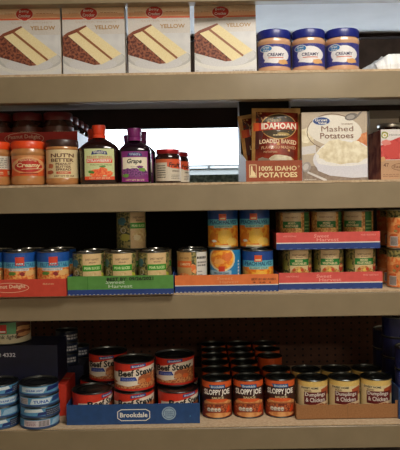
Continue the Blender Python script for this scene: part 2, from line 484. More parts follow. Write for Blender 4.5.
def veg_art(a, r, h):
    a.rect(-r, 0, r, h, LEAFY)
    a.blob(-11, h*.6, 3.5, 6, ink((140, 138, 60)), 1); a.blob(-9, h*.2, 3, 4, VEG, 9)
    a.rect(-5, 0, 12.6, h, ink((222, 196, 150)))
    a.text('SWEET HARVEST', -2.6, h-5.8, 10.4, h-4.2, BROWN, 1); a.text('BRAND', 1, h-8, 7.6, h-6.6, BROWN, 1)
    a.rect(-5, h-15.6, 12.6, h-9, ink((22, 122, 50)))
    a.text('MIXED', .2, h-11.8, 7.6, h-9.8, CREAM, 2); a.text('VEGETABLES', -3, h-14.8, 11, h-12.4, CREAM, 2)
    a.blob(4, h*.36, 8.3, 7, VEG, 2, j=.06)
    for i, (x, y, c) in enumerate(((-1, .46, (196, 74, 34)), (7, .46, (200, 60, 30)), (10, .36, (190, 60, 34)), (3, .30, (240, 214, 140)), (0, .33, (96, 130, 40)), (7, .28, (244, 220, 160)), (4, .44, (236, 200, 90)))):
        a.blob(x, h*y, 1.6, 1.5, ink(c), i, 9)
    a.blob(13.6, h*.5, 1.4, 4, ink((176, 50, 34)), 5); a.rect(13.4, 0, 15, h*.35, ink((110, 130, 50)))
    for i in range(4): a.blob(13.8, h*(.15+.2*i), 1.0, 1.4, ink((214, 170, 110)), i, 9)
def veg_turned_art(a, r, h):
    a.rect(-r, 0, r, h, VEG)
    a.rect(-12, h-9, 6, h, ink((196, 170, 130))); a.text('SWEET HARVEST', -10, h-5.8, 3, h-4.2, BROWN, 1)
    a.rect(-12, h-15.6, 6, h-9, ink((22, 112, 46)))
    a.text('MIXED', -7, h-11.8, 0, h-9.8, CREAM, 2); a.text('VEGETABLES', -10, h-14.8, 3, h-12.4, CREAM, 2)
    a.blob(-3, h*.3, 8, 6, VEG, 2, j=.08)
    for i in range(5): a.blob(-8+i*2.6, h*(.3+.06*(i % 2)), 1.4, 1.4, ink(((190, 74, 34), (238, 210, 130))[i % 2]), i, 9)
    a.rect(9, 0, 14.4, h, ink((26, 96, 44))); a.noise_text(9.6, h*.3, 14, h*.8, 5, ink((150, 180, 120)), .35)
def oranges_art(a, r, h):
    a.rect(-r, 0, r, h, CARROT)
    a.rect(-r, h-7, 2, h, LEAFY)
    rr = random.Random(4)
    for i in range(14): a.blob(-14+rr.random()*24, h*(.1+.65*rr.random()), 3+rr.random()*2, 2.6+rr.random()*2, ink(((226, 128, 66), (232, 160, 104), (206, 96, 44))[i % 3]), i, 12, .08)
    for i in range(4): a.blob(-9+i*3, h*(.45+.12*(i % 2)), 1.6, 1.2, LEAFY, i+20, 8)
    a.rect(-13.6, h*.04, -7, h*.3, ink((208, 196, 190)))
    for i in range(6): a.rect(-13+i, h*.06, -12.5+i, h*.28, BLACK)
    a.rect(-2, h-9, 16, h-2, ink((216, 196, 170)))
def light_art(a, r, h):
    a.rect(-r, 0, r, h, ink((206, 196, 164)))
    a.rect(-r, h*.45, r, h, ink((90, 156, 108)))
    a.poly([(9, h*.2), (20, h*.3), (r, h*.5), (r, h), (9, h)], ink((96, 50, 30)))
    a.rect(-8, h*.5, 0, h*.92, RED); a.rect(-7, h*.55, -1, h*.62, WHITE)
    a.text('chunk light', -16, h*.18, 9, h*.42, BLACK, 1, shear=.2)
    a.blob(15, h*.66, 6, h*.15, ink((214, 160, 104)), 1); a.blob(15, h*.52, 6.4, h*.09, ink((120, 60, 34)), 2); a.blob(16, h*.4, 6, h*.1, ink((196, 140, 90)), 3)
def darkblue_art(a, r, h):
    a.rect(-r, 0, r, h, ink((46, 54, 120)))
    a.noise_text(-r*.7, h*.2, r*.7, h*.85, 6, ink((130, 138, 190)), .4)
def greytuna_art(a, r, h):
    a.rect(-r, 0, r, h, ink((26, 40, 70)))
    a.noise_text(-r*.55, h*.2, r*.75, h*.8, 2, ink((210, 210, 214)), .7)
def creamy_art(a, r, h):
    a.rect(-r, 0, r, h, ink((218, 92, 40)))
    a.rect(-r, h*.84, r, h, ink((214, 140, 84)))
    a.ell(0, h*.5, 15.5, 8.4, ink((226, 172, 118)))
    a.ell(0, h*.45, 13.2, 5.8, ink((190, 40, 22))); a.ell(0, h*.66, 10, 3.6, ink((190, 40, 22)))
    a.text('PEANUT BUTTER', -8, h*.68, 8, h*.77, CREAM, 1, arch=1.0)
    a.text('Creamy', -11.5, h*.36, 11, h*.63, CREAM, 4, shear=.15)
    a.poly([(-7, h*.30), (13, h*.34), (13, h*.37), (-6, h*.33)], CREAM); a.rect(-8, h*.08, 9, h*.15, ink((170, 60, 30)))
def nutrition_art(a, r, h):
    a.rect(-r, 0, r, h, ink((206, 78, 36)))
    a.rect(-r, h*.35, r, h, ink((218, 212, 196)))
    a.noise_text(-8, h*.42, 13, h*.94, 6, GREY, .4); a.noise_text(-8, h*.1, 9, h*.26, 2, CREAM, .4); a.rect(13, h*.08, 15, h*.28, CREAM)
def nutn_art(a, r, h):
    a.rect(-r, 0, r, h, ink((226, 206, 160)))
    a.text("NUT'N", -11, h-7.6, 11.2, h-3.6, BROWN, 5)
    a.text('BETTER', -10.8, h-12, 11, h-8.6, BROWN, 4)
    a.text('PEANUT', -6.4, h-15.4, 8.4, h-12.9, BROWN, 3); a.text('BUTTER', -6.4, h-18, 8.4, h-15.8, BROWN, 3); a.text('SPREAD', -6.4, h-20.6, 8.4, h-18.4, BROWN, 3)
    a.blob(-11, h-16, 2.4, 2.4, ink((196, 104, 66)), 1); a.blob(-11.5, h-22, 3, 2, ink((170, 80, 46)), 3)
    a.rect(-6, h-23.8, 8, h-21.4, ink((206, 92, 66))); a.text('CREAMY', -4, h-23.2, 6, h-22, CREAM, 1)
    a.text('NET WT 40 OZ', -8, h-26.6, 11, h-25, BROWN, 2)
def gv_art(a, r, h):
    a.rect(-r, 0, r, h, mat('printed_speckled_blue', (38, 40, 112), .4, c2=(74, 76, 150), scale=500, contrast=1.6))
    a.ell(1.6, h*.50, 12.4, 8.2, ink((232, 230, 232)))
    a.poly([(-10, h*.2), (2, h*.12), (12, h*.2), (10, h*.36), (-8, h*.34)], ink((232, 230, 232)))
    a.ell(-7.5, h*.80, 6, 3.4, WHITE); a.ell(-7.5, h*.80, 5.4, 2.9, ink((44, 118, 178)))
    a.text('Great', -11, h*.81, -4.5, h*.91, WHITE, 1); a.text('Value', -10.6, h*.69, -4.6, h*.78, WHITE, 1)
    a.text('CREAMY', -6.4, h*.44, 9.8, h*.59, ink((40, 34, 84)), 2)
    a.rect(-5.5, h*.36, 9, h*.40, ink((206, 110, 90))); a.blob(8.5, h*.19, 4.6, 2.4, ink((222, 170, 110)), 3)
def straw_art(a, r, h):
    a.rect(-14.5, 0, 14.5, h, ink((206, 214, 158)))
    a.poly([(-8, h-6), (-7, h-2.6), (0, h-1.4), (7, h-2.6), (8, h-6), (0, h-5)], NAVY); a.text("Welch's", -6, h-5, 6, h-2.2, WHITE, 1, arch=.4)
    a.text('FRUIT SPREAD', -12, h-9.2, 12, h-7.2, ink((190, 60, 40)), 1)
    a.rect(-12.5, h-14, 12.6, h-9.8, ink((226, 72, 36))); a.text('STRAWBERRY', -12, h-13.2, 12, h-10.4, WHITE, 2)
    a.text('PURE FRUIT SPREAD', -9, h-16.6, 12, h-15.2, ink((110, 140, 70)), 1)
    a.blob(-2, 6.5, 7.5, 4, BERRY, 1); a.blob(3, 9.6, 4, 3, BERRY, 2); a.blob(9, 6, 4, 3, BERRY, 8); a.blob(-8, 7.6, 3, 1.6, ink((70, 130, 40)), 4); a.blob(3, 13, 3, 1, ink((80, 140, 50)), 5)
    a.rect(-14.5, 0, 14.5, 3.4, ink((226, 84, 44))); a.text('NET WT 20 OZ', -10, .9, 10, 2.4, CREAM, 1)
def grape_art(a, r, h):
    a.rect(-13, 0, 13, h, ink((122, 32, 112)))
    a.poly([(-7.5, h-5), (-6.5, h-2), (0, h-1), (6.5, h-2), (7.5, h-5), (0, h-4.2)], NAVY); a.text("Welch's", -5.4, h-4.3, 5.4, h-1.8, ink((190, 200, 230)), 1, arch=.3)
    a.rect(-12, 7.5, 12, h-6, ink((232, 224, 200)))
    a.text('Grape', -8.6, h-13.4, 6, h-7.4, BLACK, 3, shear=.25); a.text('FRUIT SPREAD', -4, h-16, 6, h-14.8, GREY, 1)
    a.blob(0, 9, 7.5, 4.6, GRAPE, 1); a.blob(-8, 10, 4.5, 3.6, GRAPE, 3); a.blob(8, 9, 4.6, 3, GRAPE, 9)
    a.blob(7, 12, 3.4, 2, ink((110, 160, 60)), 4); a.blob(-9, 6, 3, 1.8, ink((100, 150, 60)), 5); a.blob(5, 14.6, 3, 1.4, GRAPE, 6)
    a.rect(-13, 0, 13, 3.6, ink((134, 36, 120))); a.text('NET WT 20 OZ', -9, 1, 9, 2.4, CREAM, 1)
def fruit_art(a, r, h):
    a.rect(-r, 0, r, h, ink((206, 196, 178)))
    a.poly([(-1, h), (r, h), (r, h*.55), (4, h*.58), (-1, h*.66)], ink((214, 84, 44)))
    a.rect(-r, h*.84, -1, h, ink((200, 100, 60)))
    a.text('Fruit', .5, h*.62, 11, h*.84, BLACK, 4, shear=.2); a.text('SPREAD', 4, h*.42, 11, h*.48, BLACK, 2)
    a.noise_text(-10.5, h*.15, -2.5, h*.78, 6, BLACK, .4); a.noise_text(3, h*.1, 11, h*.32, 3, GREY, .4)
# ------------------------------------------------------------------ the room
PLASTER = mat('grey_green_plaster', (84, 72, 68), .9, c2=(70, 60, 56), scale=20, contrast=1.2, bump=.2)
PLAST2 = mat('warm_plaster', (196, 186, 168), .9, scale=8)
FLOORM = mat('concrete_floor', (132, 126, 116), .7, c2=(112, 106, 98), scale=5)
CEILM = mat('ceiling_paint', (225, 222, 214), .9, scale=6)
VINYL = mat('white_vinyl', (216, 219, 218), .5, scale=30)
def struct(name, mb, smooth=0):
    o = mb.build(name, None, smooth); o['kind'] = 'structure'; return o
YW = 2.75; XL, XR, YB = -2.3, 2.3, -3.0; ZC = 2.62
WX0, WX1, WZ0, WZ1 = -.86, 1.15, z_of(175.0, YW), z_of(72, YW)-.06
mb = MB()
mb.box(XL, WX0, YW, YW+.12, 0, ZC, PLASTER); mb.box(WX1, XR, YW, YW+.12, 0, ZC, PLASTER)
mb.box(WX0, WX1, YW, YW+.12, 0, WZ0, PLASTER); mb.box(WX0, WX1, YW, YW+.12, WZ1, ZC, PLASTER)
struct('wall_back', mb)
mb = MB(); mb.box(XL, XR, YB, YW+.12, -.1, 0, FLOORM); struct('floor', mb)
mb = MB(); mb.box(XL, XR, YB, YW+.12, ZC, ZC+.1, CEILM); struct('ceiling', mb)
mb = MB(); mb.box(XL-.1, XL, YB, YW, 0, ZC, PLAST2); struct('wall_left', mb)
mb = MB(); mb.box(XR, XR+.1, YB, YW, 0, ZC, PLAST2); struct('wall_right', mb)
mb = MB(); mb.box(XL, XR, YB-.1, YB, 0, ZC, PLAST2); struct('wall_front', mb)
# window: outer frame, stacked lower rails, a pane
zr = z_of(164.0, YW); zr2 = z_of(168.6, YW)
mb = MB()
mb.box(WX0, WX0+.03, YW+.03, YW+.08, WZ0, WZ1, VINYL); mb.box(WX1-.03, WX1, YW+.03, YW+.08, WZ0, WZ1, VINYL)
mb.box(WX0+.03, WX1-.03, YW+.03, YW+.08, WZ1-.03, WZ1, VINYL)
mb.box(WX0+.03, WX1-.03, YW+.03, YW+.05, WZ0, WZ0+.002, VINYL)
mb.box(WX0+.03, WX1-.03, YW+.04, YW+.06, zr2-.004, zr2+.0025, VINYL); mb.box(WX0+.03, WX1-.03, YW+.04, YW+.06, zr-.006, zr-.002, VINYL); mb.box(.040, .046, YW+.04, YW+.06, zr2, zr-.003, VINYL)
w = struct('window_1', mb)
FR = bpy.data.materials.new('rail_glow'); FR.use_nodes = True; n_ = FR.node_tree  # translucent strips added to keep the backlit lower rails bright
tb = n_.nodes.new('ShaderNodeBsdfTranslucent'); tb.inputs[0].default_value = (.42, .44, .44, 1); n_.links.new(tb.outputs[0], n_.nodes['Material Output'].inputs[0])
FR2 = FR.copy(); FR2.name = 'rail_glow_lower'; FR2.node_tree.nodes['Translucent BSDF'].inputs[0].default_value = (.26, .27, .26, 1)
mb = MB()
for (za, zb_, m_) in ((zr2+.0025, zr-.006, FR), (WZ0+.002, zr2-.004, FR2)): mb.face([(WX0+.03, YW+.05, za), (WX1-.03, YW+.05, za), (WX1-.03, YW+.05, zb_), (WX0+.03, YW+.05, zb_)], m_)
mb.build('bright_rail_strips', w, 0)
mb = MB(); mb.box(WX0, WX1, YW-.03, YW-.002, z_of(183, YW), WZ0-.001, mat('green_sill_tile', (168, 190, 176), .6, c2=(110, 130, 118), scale=60, contrast=1.6)); struct('trim_1', mb)
GL = mat('window_pane', (255, 255, 255), .0, trans=1); GL.node_tree.nodes['Principled BSDF'].inputs['IOR'].default_value = 1.02
mb = MB(); mb.box(WX0+.03, WX1-.03, YW+.05, YW+.053, zr-.002, WZ1-.03, GL); mb.build('pane', w, 0)

# ------------------------------------------------------------------ the shelving
BEAM = mat('tan_painted_steel', (136, 121, 95), .42, coat=.1, c2=(128, 113, 88), scale=14, contrast=.7)
DECK = mat('particle_board', (194, 172, 142), .8, c2=(176, 150, 120), scale=160, contrast=1.0, bump=.05)
UNDER = mat('grey_laminate', (214, 216, 220), .48, scale=10)
RBEAM = mat('darkened_rear_steel', (58, 49, 46), .95, spec=.03, scale=14)  # rear beams darkened and dulled to lose the window's light on them
rack = empty('shelving_rack', (0, YF+DEP/2, 0)); tag(rack, 'tan steel shelving rack with particle board decks carrying all the groceries', 'shelving')
def rp(mb, name, smooth=0):
    o = mb.build(name, rack, smooth); o.location = (0, -(YF+DEP/2), 0); return o
YR = YF+DEP
BOT = {0: 1.8, 1: 100.4, 2: 210.8, 3: 318.6, 4: 450.6}
XB = .80
for i in range(5):
    z1 = DZ[i]-THS[i]; TH = THS[i]; z0 = z_of(BOT[i], YF)
    for y in (YF, YR-.035):
        if i == 0 and y > YF: z0 = z1-.012
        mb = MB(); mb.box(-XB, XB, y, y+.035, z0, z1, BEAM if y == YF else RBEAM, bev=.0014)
        mb.box(-XB, XB, y+(.012 if y == YF else .004), y+(.031 if y == YF else .02), z1, z1+TH*.55, BEAM)
        rp(mb, 'beam')
    mb = MB(); b = (-XB+.01, XB-.01)
    x0, x1 = b; y0, y1 = YF+.0035, YR-.003
    zt, zb = DZ[i], DZ[i]-TH
    mb.face([(x0, y0, zt), (x1, y0, zt), (x1, y1, zt), (x0, y1, zt)], DECK)
    # slightly wavy sawn front edge
    n = 60; r = random.Random(i)
    xs = [x0+(x1-x0)*k/n for k in range(n+1)]; zz = [zb+.0006+.0009*r.random()*(1 if i in (2,) else .5) for k in xs]
    for k in range(n): mb.face([(xs[k], y0, zz[k]), (xs[k+1], y0, zz[k+1]), (xs[k+1], y0, zt), (xs[k], y0, zt)], DECK)
    mb.face([(x0, y1, zb), (x0, y1, zt), (x1, y1, zt), (x1, y1, zb)], DECK)
    mb.face([(x0, y0, zb), (x0, y1, zb), (x1, y1, zb), (x1, y0, zb)], UNDER)
    mb.face([(x0, y0, zb), (x0, y0, zt), (x0, y1, zt), (x0, y1, zb)], DECK)
    mb.face([(x1, y0, zb), (x1, y1, zb), (x1, y1, zt), (x1, y0, zt)], DECK)
    rp(mb, 'deck')
for sx in (-1, 1):
    for y in (YF-.002, YR-.038):
        mb = MB(); xa = sx*(XB+.02); mb.box(xa-.02, xa+.02, y, y+.04, 0, 2.35, BEAM, bev=.002); rp(mb, 'post')
# pegboard behind the lowest bay, a dark sheet added for the shade in the one above
PEG = mat('pegboard', (86, 54, 38), .9, c2=(74, 46, 32), scale=30)
nt = PEG.node_tree; b = nt.nodes['Principled BSDF']; src = b.inputs['Base Color'].links[0].from_socket
tc = nt.nodes.new('ShaderNodeTexCoord'); sp = nt.nodes.new('ShaderNodeSeparateXYZ'); nt.links.new(tc.outputs['Object'], sp.inputs[0])
def mth(op, a, bval=None, c=None):
    n = nt.nodes.new('ShaderNodeMath'); n.operation = op
    for i, q in enumerate((a, bval)):
        if q is None: continue
        if isinstance(q, (int, float)): n.inputs[i].default_value = q
        else: nt.links.new(q, n.inputs[i])
    return n.outputs[0]
fx = mth('SUBTRACT', mth('FRACT', mth('DIVIDE', sp.outputs['X'], .0285)), .5)
fz = mth('MULTIPLY', mth('SUBTRACT', mth('FRACT', mth('DIVIDE', sp.outputs['Z'], .0225)), .5), .8)
dd = mth('SQRT', mth('ADD', mth('MULTIPLY', fx, fx), mth('MULTIPLY', fz, fz)))
hole = mth('LESS_THAN', dd, .14)
mx = nt.nodes.new('ShaderNodeMix'); mx.data_type = 'RGBA'; nt.links.new(hole, mx.inputs[0]); nt.links.new(src, mx.inputs[6]); mx.inputs[7].default_value = (.004, .003, .002, 1)
nt.links.new(mx.outputs[2], b.inputs['Base Color'])
SHADE_SHEET = mat('bay_shade_sheet', (20, 17, 15), .9)
mb = MB(); mb.box(-XB, XB, YR+.003, YR+.008, z_of(BOT[4], YF)+.02, z_of(BOT[3], YF)+.01, PEG); rp(mb, 'pegboard_panel')
mb = MB(); mb.box(-XB, XB, YR+.003, YR+.008, z_of(BOT[3], YF)+.012, z_of(BOT[2], YF)+.01, SHADE_SHEET); rp(mb, 'back_panel')  # added sheet, the bay's shade put into its colour

# ================================================================== TOP SHELF
K1 = 1.66/F
def cake_art(a):
    a.rect(0, 0, 63, 68, mat('printed_pale_backdrop', (196, 196, 198), .4, coat=.35, c2=(208, 208, 208), scale=30))
    a.blob(10, 47, 2, 4, ink((200, 196, 192)), 1); a.rect(0, 40, 63, 54, ink((206, 200, 194)))
    a.ell(31, 14.5, 35, 12.5, ink((218, 217, 212))); a.ell(31, 16, 32, 10.5, ink((186, 186, 184))); a.ell(31, 17, 30, 9.4, ink((204, 203, 200)))
    a.ell(30, 11.5, 24, 6, ink((206, 206, 208)))
    a.poly([(0, 20), (0, 38), (5, 41), (23, 48.6), (25, 47), (38, 14.5), (37, 11), (31, 10.5), (2, 19)], FROST)
    a.poly([(5.4, 39), (14.2, 42), (48.2, 15.5), (38, 10.8)], SPONGE)
    a.poly([(14.2, 42), (16.4, 43.2), (49.5, 16.6), (48, 15)], ink((150, 92, 56)))
    a.poly([(16.4, 43.2), (24, 47.8), (58.5, 21), (49.5, 16.4)], SPONGE)
    a.poly([(0, 38.5), (5, 42), (23, 48.8), (24.4, 47.6), (14.5, 42.4), (5.6, 39.2)], ink((132, 66, 40)))
    a.rect(0, 55.5, 63, 68, ink((244, 186, 142))); a.rect(0, 54.4, 63, 56, ink((232, 112, 70))); a.rect(0, 60.0, 63, 68, ink((250, 214, 176)))
    a.ell(26.6, 60, 9, 6.1, ink((240, 214, 190))); a.ell(26.6, 60, 8.4, 5.5, ink((206, 52, 36)))
    a.ell(26.6, 55.4, 3, 1.6, ink((206, 52, 36)))
    a.text('Betty', 21.4, 60.6, 31.4, 63.8, WHITE, 1, arch=.5); a.text('Crocker', 20.6, 57, 32.6, 60, WHITE, 1)
    a.noise_text(7, 60.2, 16, 61, 1, ink((206, 130, 84)), .7); a.noise_text(38, 60.2, 55, 61, 1, ink((206, 130, 84)), .7)
    a.text('SUPER MOIST', 13, 51, 55, 52.6, ink((196, 178, 160)), 0); a.text('YELLOW', 32, 44.6, 57, 48.6, ink((176, 138, 84)), 2)
    a.noise_text(1, 1.4, 4, 2.4, 1, GREY, .6); a.noise_text(38, 1.2, 60, 2.2, 1, ink((150, 140, 130)), .5)
def make_box(name, W, Hh, D, k, fn, side_m, aw, ah):
    root = empty(name)
    mb = MB(); mb.box(-W/2, W/2, .0006, D, 0, Hh, side_m, bev=.0007)
    # the seam of the top flap
    mb.box(-W/2+.002, W/2-.002, D*.45, D*.45+.0006, Hh, Hh+.0003, side_m)
    mb.build('carton_body', root, 0)
    a = Art(0, 0, aw, ah); fn(a)
    mb = MB(); mb.box(-W/2, W/2, 0, .0006, 0.0004, Hh-.0004, side_m)
    sx = W/aw; sy = Hh/ah
    mb.art(a, lambda x, y, e: (x*sx-W/2, -e, y*sy), 1)
    mb.build('front_panel', root, 0)
    return root
PALE = mat('pale_box_side', (210, 196, 180), .5)
DARKSIDE = mat('box_side_print', (120, 96, 80), .5)
cake = make_box('cake_mix_box', 61.8*K1, 69.9*K1, .05, K1, cake_art, PALE, 62, 67.8)
for px, y, dz, label, tilt in ((30.4, 1.6665, 0, 'yellow cake mix box at the far left of the top shelf', 0), (94.6, 1.668, 0, 'yellow cake mix box second from the left on the top shelf', 0),
                         (160, 1.667, 0, 'yellow cake mix box third from the left, between two others alike', 0), (226.2, 1.670, 0, 'glare-washed yellow cake mix box leaning back beside the blue-lidded jars', -.11)):
    o = take(cake); put(o, 1, px-.9, 40, y, face=False, lift=.0056 if tilt else 0); o.rotation_euler = (tilt, 0, -.03 if tilt else 0)
    tag(o, label, 'box', 'yellow cake mix boxes on the top shelf')
S = 1.69/F
PB = mat('peanut_butter_in_plastic', (206, 164, 130), .25, coat=.5, c2=(196, 150, 116), scale=25)
BLUELID = mat('blue_plastic_lid', (22, 34, 122), .4, coat=.2)
body = [(0, 0), (14.5, 0), (16.4, 1.6), (16.7, 4), (16.1, 5.6), (16.1, 27.5), (16.7, 29), (16.7, 31), (14.6, 34.6), (14.3, 40), (0, 40)]
gv = make_jar('peanut_butter_jar', S, body, [(14.5, 33.6), (16.2, 33.6), (16.4, 34.6), (16.4, 40.6), (15.6, 41.8), (0, 42)], PB, BLUELID, (16.2, 5.8, 27.2), ink((40, 42, 112)), gv_art, ridges=True)
for px, l in ((274, 'blue-lidded creamy peanut butter jar next to the cake mix boxes'), (308.4, 'blue-lidded creamy peanut butter jar in the middle of the three on top'), (342.2, 'blue-lidded creamy peanut butter jar beside the crumpled white bag')):
    o = take(gv); put(o, 1, px, 50, 1.695); tag(o, l, 'jar', 'blue-lidded peanut butter jars')
# crumpled plastic bag with a white folded sheet
FILM = mat('clear_crumpled_film', (200, 204, 206), .3, coat=.4, c2=(150, 152, 156), scale=45, contrast=1.2, bump=.6)
SHEET = mat('white_plastic_sheet', (236, 238, 240), .5, scale=30, bump=.3)
bag = empty('plastic_bag')
def crumple(name, x0, x1, y0, y1, prof, m, seed, amp):
    """closed lumpy shape: prof(u) gives its height along x"""
    r = random.Random(seed); nx, ny = 26, 12; mb = MB()
    ph = [(r.uniform(20, 90), r.uniform(20, 90), r.uniform(0, 6)) for _ in range(5)]
    def h(u, v):
        x = x0+(x1-x0)*u; y = y0+(y1-y0)*v
        w = sum(math.sin(x*a+y*b_+c)*(1/(1+i*.4)) for i, (a, b_, c) in enumerate(ph))
        w = 1-abs(math.sin(w*1.1))
        return max(.0004, prof(u)*(.35+.65*math.sin(min(1, v*2.2)*PI/2))*(1-amp+amp*w*1.3)*(1 if v < .8 else (1-v)/.2*.9+.1))
    g = [[(x0+(x1-x0)*i/nx, y0+(y1-y0)*j/ny+.003*math.sin(i*1.7+seed) , h(i/nx, j/ny)) for j in range(ny+1)] for i in range(nx+1)]
    for i in range(nx):
        for j in range(ny):
            mb.face([g[i][j], g[i+1][j], g[i+1][j+1], g[i][j+1]], m)
            lo = lambda p: (p[0], p[1], 0)
            mb.face([lo(g[i][j]), lo(g[i][j+1]), lo(g[i+1][j+1]), lo(g[i+1][j])], m)
    for i in range(nx):
        for j in (0, ny):
            p, q = g[i][j], g[i+1][j]; mb.face([(p[0], p[1], 0), (q[0], q[1], 0), q, p], m)
    for j in range(ny):
        for i in (0, nx):
            p, q = g[i][j], g[i][j+1]; mb.face([(p[0], p[1], 0), (q[0], q[1], 0), q, p], m)
    return mb.build(name, bag, 30)
p0 = P(352, 60, 1.70); bag.location = (p0.x, 1.66, DZ[1])
crumple('film', .007, .135, .01, .13, lambda u: .052*min(1, .06+u*1.5), FILM, 3, .10)
sh = crumple('folded_sheet', .055, .19, -.004, .05, lambda u: .047*(min(1, .5+u*1.9)), SHEET, 8, .07)
tag(bag, 'crumpled clear plastic bag and white sheet lying right of the blue-lidded jars', 'bag')

# ================================================================== SECOND SHELF
S = 1.69/F
PBY = mat('tan_peanut_butter_in_plastic', (188, 132, 80), .25, coat=.6, c2=(174, 118, 68), scale=25)
OLID = mat('orange_plastic_lid', (232, 74, 24), .4, coat=.2)
body = [(0, 0), (14.6, 0), (16.6, 1.4), (17.1, 4), (16.8, 8.2), (16.2, 9.4), (16.2, 29.6), (17.2, 31), (17.2, 33), (15.8, 36), (15.4, 40), (0, 40)]
lid = [(15, 36.3), (16.2, 36.3), (16.4, 37), (16.4, 42.6), (15.4, 43.8), (0, 44)]
creamy = make_jar('peanut_butter_jar', S, body, lid, PBY, OLID, (16.3, 9.5, 29.5), ink((210, 90, 40)), creamy_art, ridges=True)
put(creamy, 2, 28.4, 165, 1.70); tag(creamy, 'orange-lidded creamy peanut butter jar left of the brown-lidded jar', 'jar')
j1 = make_jar('peanut_butter_jar', S, body, lid, PBY, OLID, (16.3, 9.5, 29.5), ink((206, 78, 36)), nutrition_art, ridges=True)
put(j1, 2, -6.3, 165, 1.70); tag(j1, 'orange-lidded peanut butter jar cut off by the left edge, nutrition panel forward', 'jar')
BLID = mat('brown_plastic_lid', (56, 28, 20), .4, coat=.2)
body = [(0, 0), (14.6, 0), (16, 1.2), (16.3, 3), (16.3, 6), (15.9, 6.6), (15.9, 35), (16.3, 35.6), (16, 37.4), (15, 38.6), (15, 40), (0, 40)]
nut = make_jar('peanut_butter_jar', S, body, [(14.6, 37.8), (15.9, 37.8), (16.1, 38.4), (16.1, 43.8), (15.3, 44.8), (0, 45)], PBY, BLID, (15.95, 6.8, 34.6), CREAM, nutn_art, ridges=True)
put(nut, 2, 62.4, 165, 1.70); tag(nut, 'brown-lidded peanut butter spread jar with a cream label', 'jar')

# squeeze bottles
DARKJ = mat('dark_red_jelly_in_plastic', (30, 10, 10), .12, coat=.6); DARKG = mat('dark_purple_jelly_in_plastic', (24, 8, 22), .12, coat=.6)
RCAP = mat('orange_red_plastic_cap', (222, 62, 24), .4, coat=.2); PCAP = mat('purple_plastic_cap', (120, 32, 104), .4, coat=.2)
S = 1.69/F
ob = [(0, 0), (17, 0), (18.8, 1.2), (19.4, 3), (19.5, 32), (19.6, 35.6), (17, 39), (12.5, 42.4), (8.6, 44.6), (6.4, 46.2), (6.2, 48), (0, 48)]
oc = [(5.6, 46.4), (6.6, 46.4), (6.7, 49), (6.0, 49.6), (6.3, 50.2), (6.9, 57.6), (6.4, 59.2), (0, 59.4)]
# the body is an oval, so the label wraps an oval of the same flattening
straw = make_jar('jelly_bottle', S, ob, oc, DARKJ, RCAP, (19.65, 4.6, 35.2), None, straw_art, ys=.62, lidname='cap', p=2.6)
grape_b = [(r*.835, z*(.94 if z > 5 else 1)) for r, z in ob]; grape_c = [(r*1.06, (z-46.2)*.98+43.2) for r, z in oc]
grape = make_jar('jelly_bottle', S, grape_b, grape_c, DARKG, PCAP, (16.4, 2.2, 32.4), None, grape_art, ys=.7, lidname='cap', p=2.6)
def bottle(o, px, Y, l, g=None, rz=0):
    put(o, 2, px, 160, Y, rz=rz); tag(o, l, 'bottle', g)
bottle(take(straw), 99.4, 1.70, 'squeeze bottle of red fruit spread with an orange cap, in front')
bottle(take(straw), 94.6, 1.79, 'orange-capped squeeze bottle hidden behind the red fruit spread bottle')
bottle(take(grape), 134.8, 1.706, 'squeeze bottle of grape spread with a purple cap, in front')
bottle(take(grape), 140.5, 1.785, 'purple-capped squeeze bottle right behind the grape spread bottle')
bottle(take(grape), 130.6, 1.87, 'purple-capped squeeze bottle rearmost behind the grape spread bottles')
JAM = mat('dark_jam_in_glass', (36, 10, 10), .08, coat=.8); RLID = mat('red_metal_lid', (168, 26, 34), .35, metal=.5, coat=.3)
body = [(0, 0), (11.3, 0), (12.4, 1), (12.6, 2), (12.6, 25.4), (12, 27.4), (10.8, 28.6), (10.8, 31), (0, 31)]
jam = make_jar('jam_jar', S, body, [(10.6, 29.4), (11.4, 29.4), (11.7, 30), (11.7, 33), (11, 34), (9.5, 34), (9, 33.5), (0, 33.5)], JAM, RLID, (12.65, 2.4, 24), CREAM, fruit_art)
o = take(jam); put(o, 2, 168, 165, 1.70, rz=.0); tag(o, 'small red-lidded jam jar in front, right of the grape bottle', 'jar', 'red-lidded jam jars')
o = take(jam); put(o, 2, 177.4, 165, 1.80, rz=.3); tag(o, 'small red-lidded jam jar half hidden behind the front one', 'jar', 'red-lidded jam jars')

# stacked trays of red-lidded jars behind the peanut butter
YT = 1.785; S2 = YT/F
REDTRAY = mat('red_tray_board', (176, 38, 26), .6, c2=(166, 34, 24), scale=60)
BLUEWHITE = mat('window_lit_tray_side', (190, 200, 222), .45)  # blue-white window light on the side is put into its colour
def pd_front(a, w, h, cx, sz=1.0, fine=None):
    a.rect(0, 0, w, h, REDTRAY)
    a.text('Peanut Delight', cx-16*sz, h*.42, cx+16*sz, h*.42+5.4*sz, ink((222, 190, 160)), 1, arch=.8)
    a.ring(cx, h*.42+2.6*sz, 19.5*sz, 6.2*sz, .55, ink((222, 190, 160)))
    if fine: a.text('PEACHES', fine, h*.66, fine+9, h*.66+1.6, CREAM, 0)
SJ = (YT+.045)/F
DREDLID = mat('dark_red_plastic_lid', (110, 22, 22), .4, coat=.2)
DPB = mat('brown_contents_in_plastic', (70, 40, 28), .2, coat=.6, c2=(56, 32, 24), scale=40)
bj = [(0, 0), (13, 0), (15, 1.4), (15, 22.5), (14.6, 25), (13, 28), (13, 31), (0, 31)]
def back_art(a, r, h):
    a.rect(-r, 0, r, h, ink((90, 40, 26))); a.blob(2, h*.35, 8, 5, ink((120, 84, 60)), 3); a.noise_text(-7, h*.5, 8, h*.85, 2, ink((140, 120, 90)), .5)
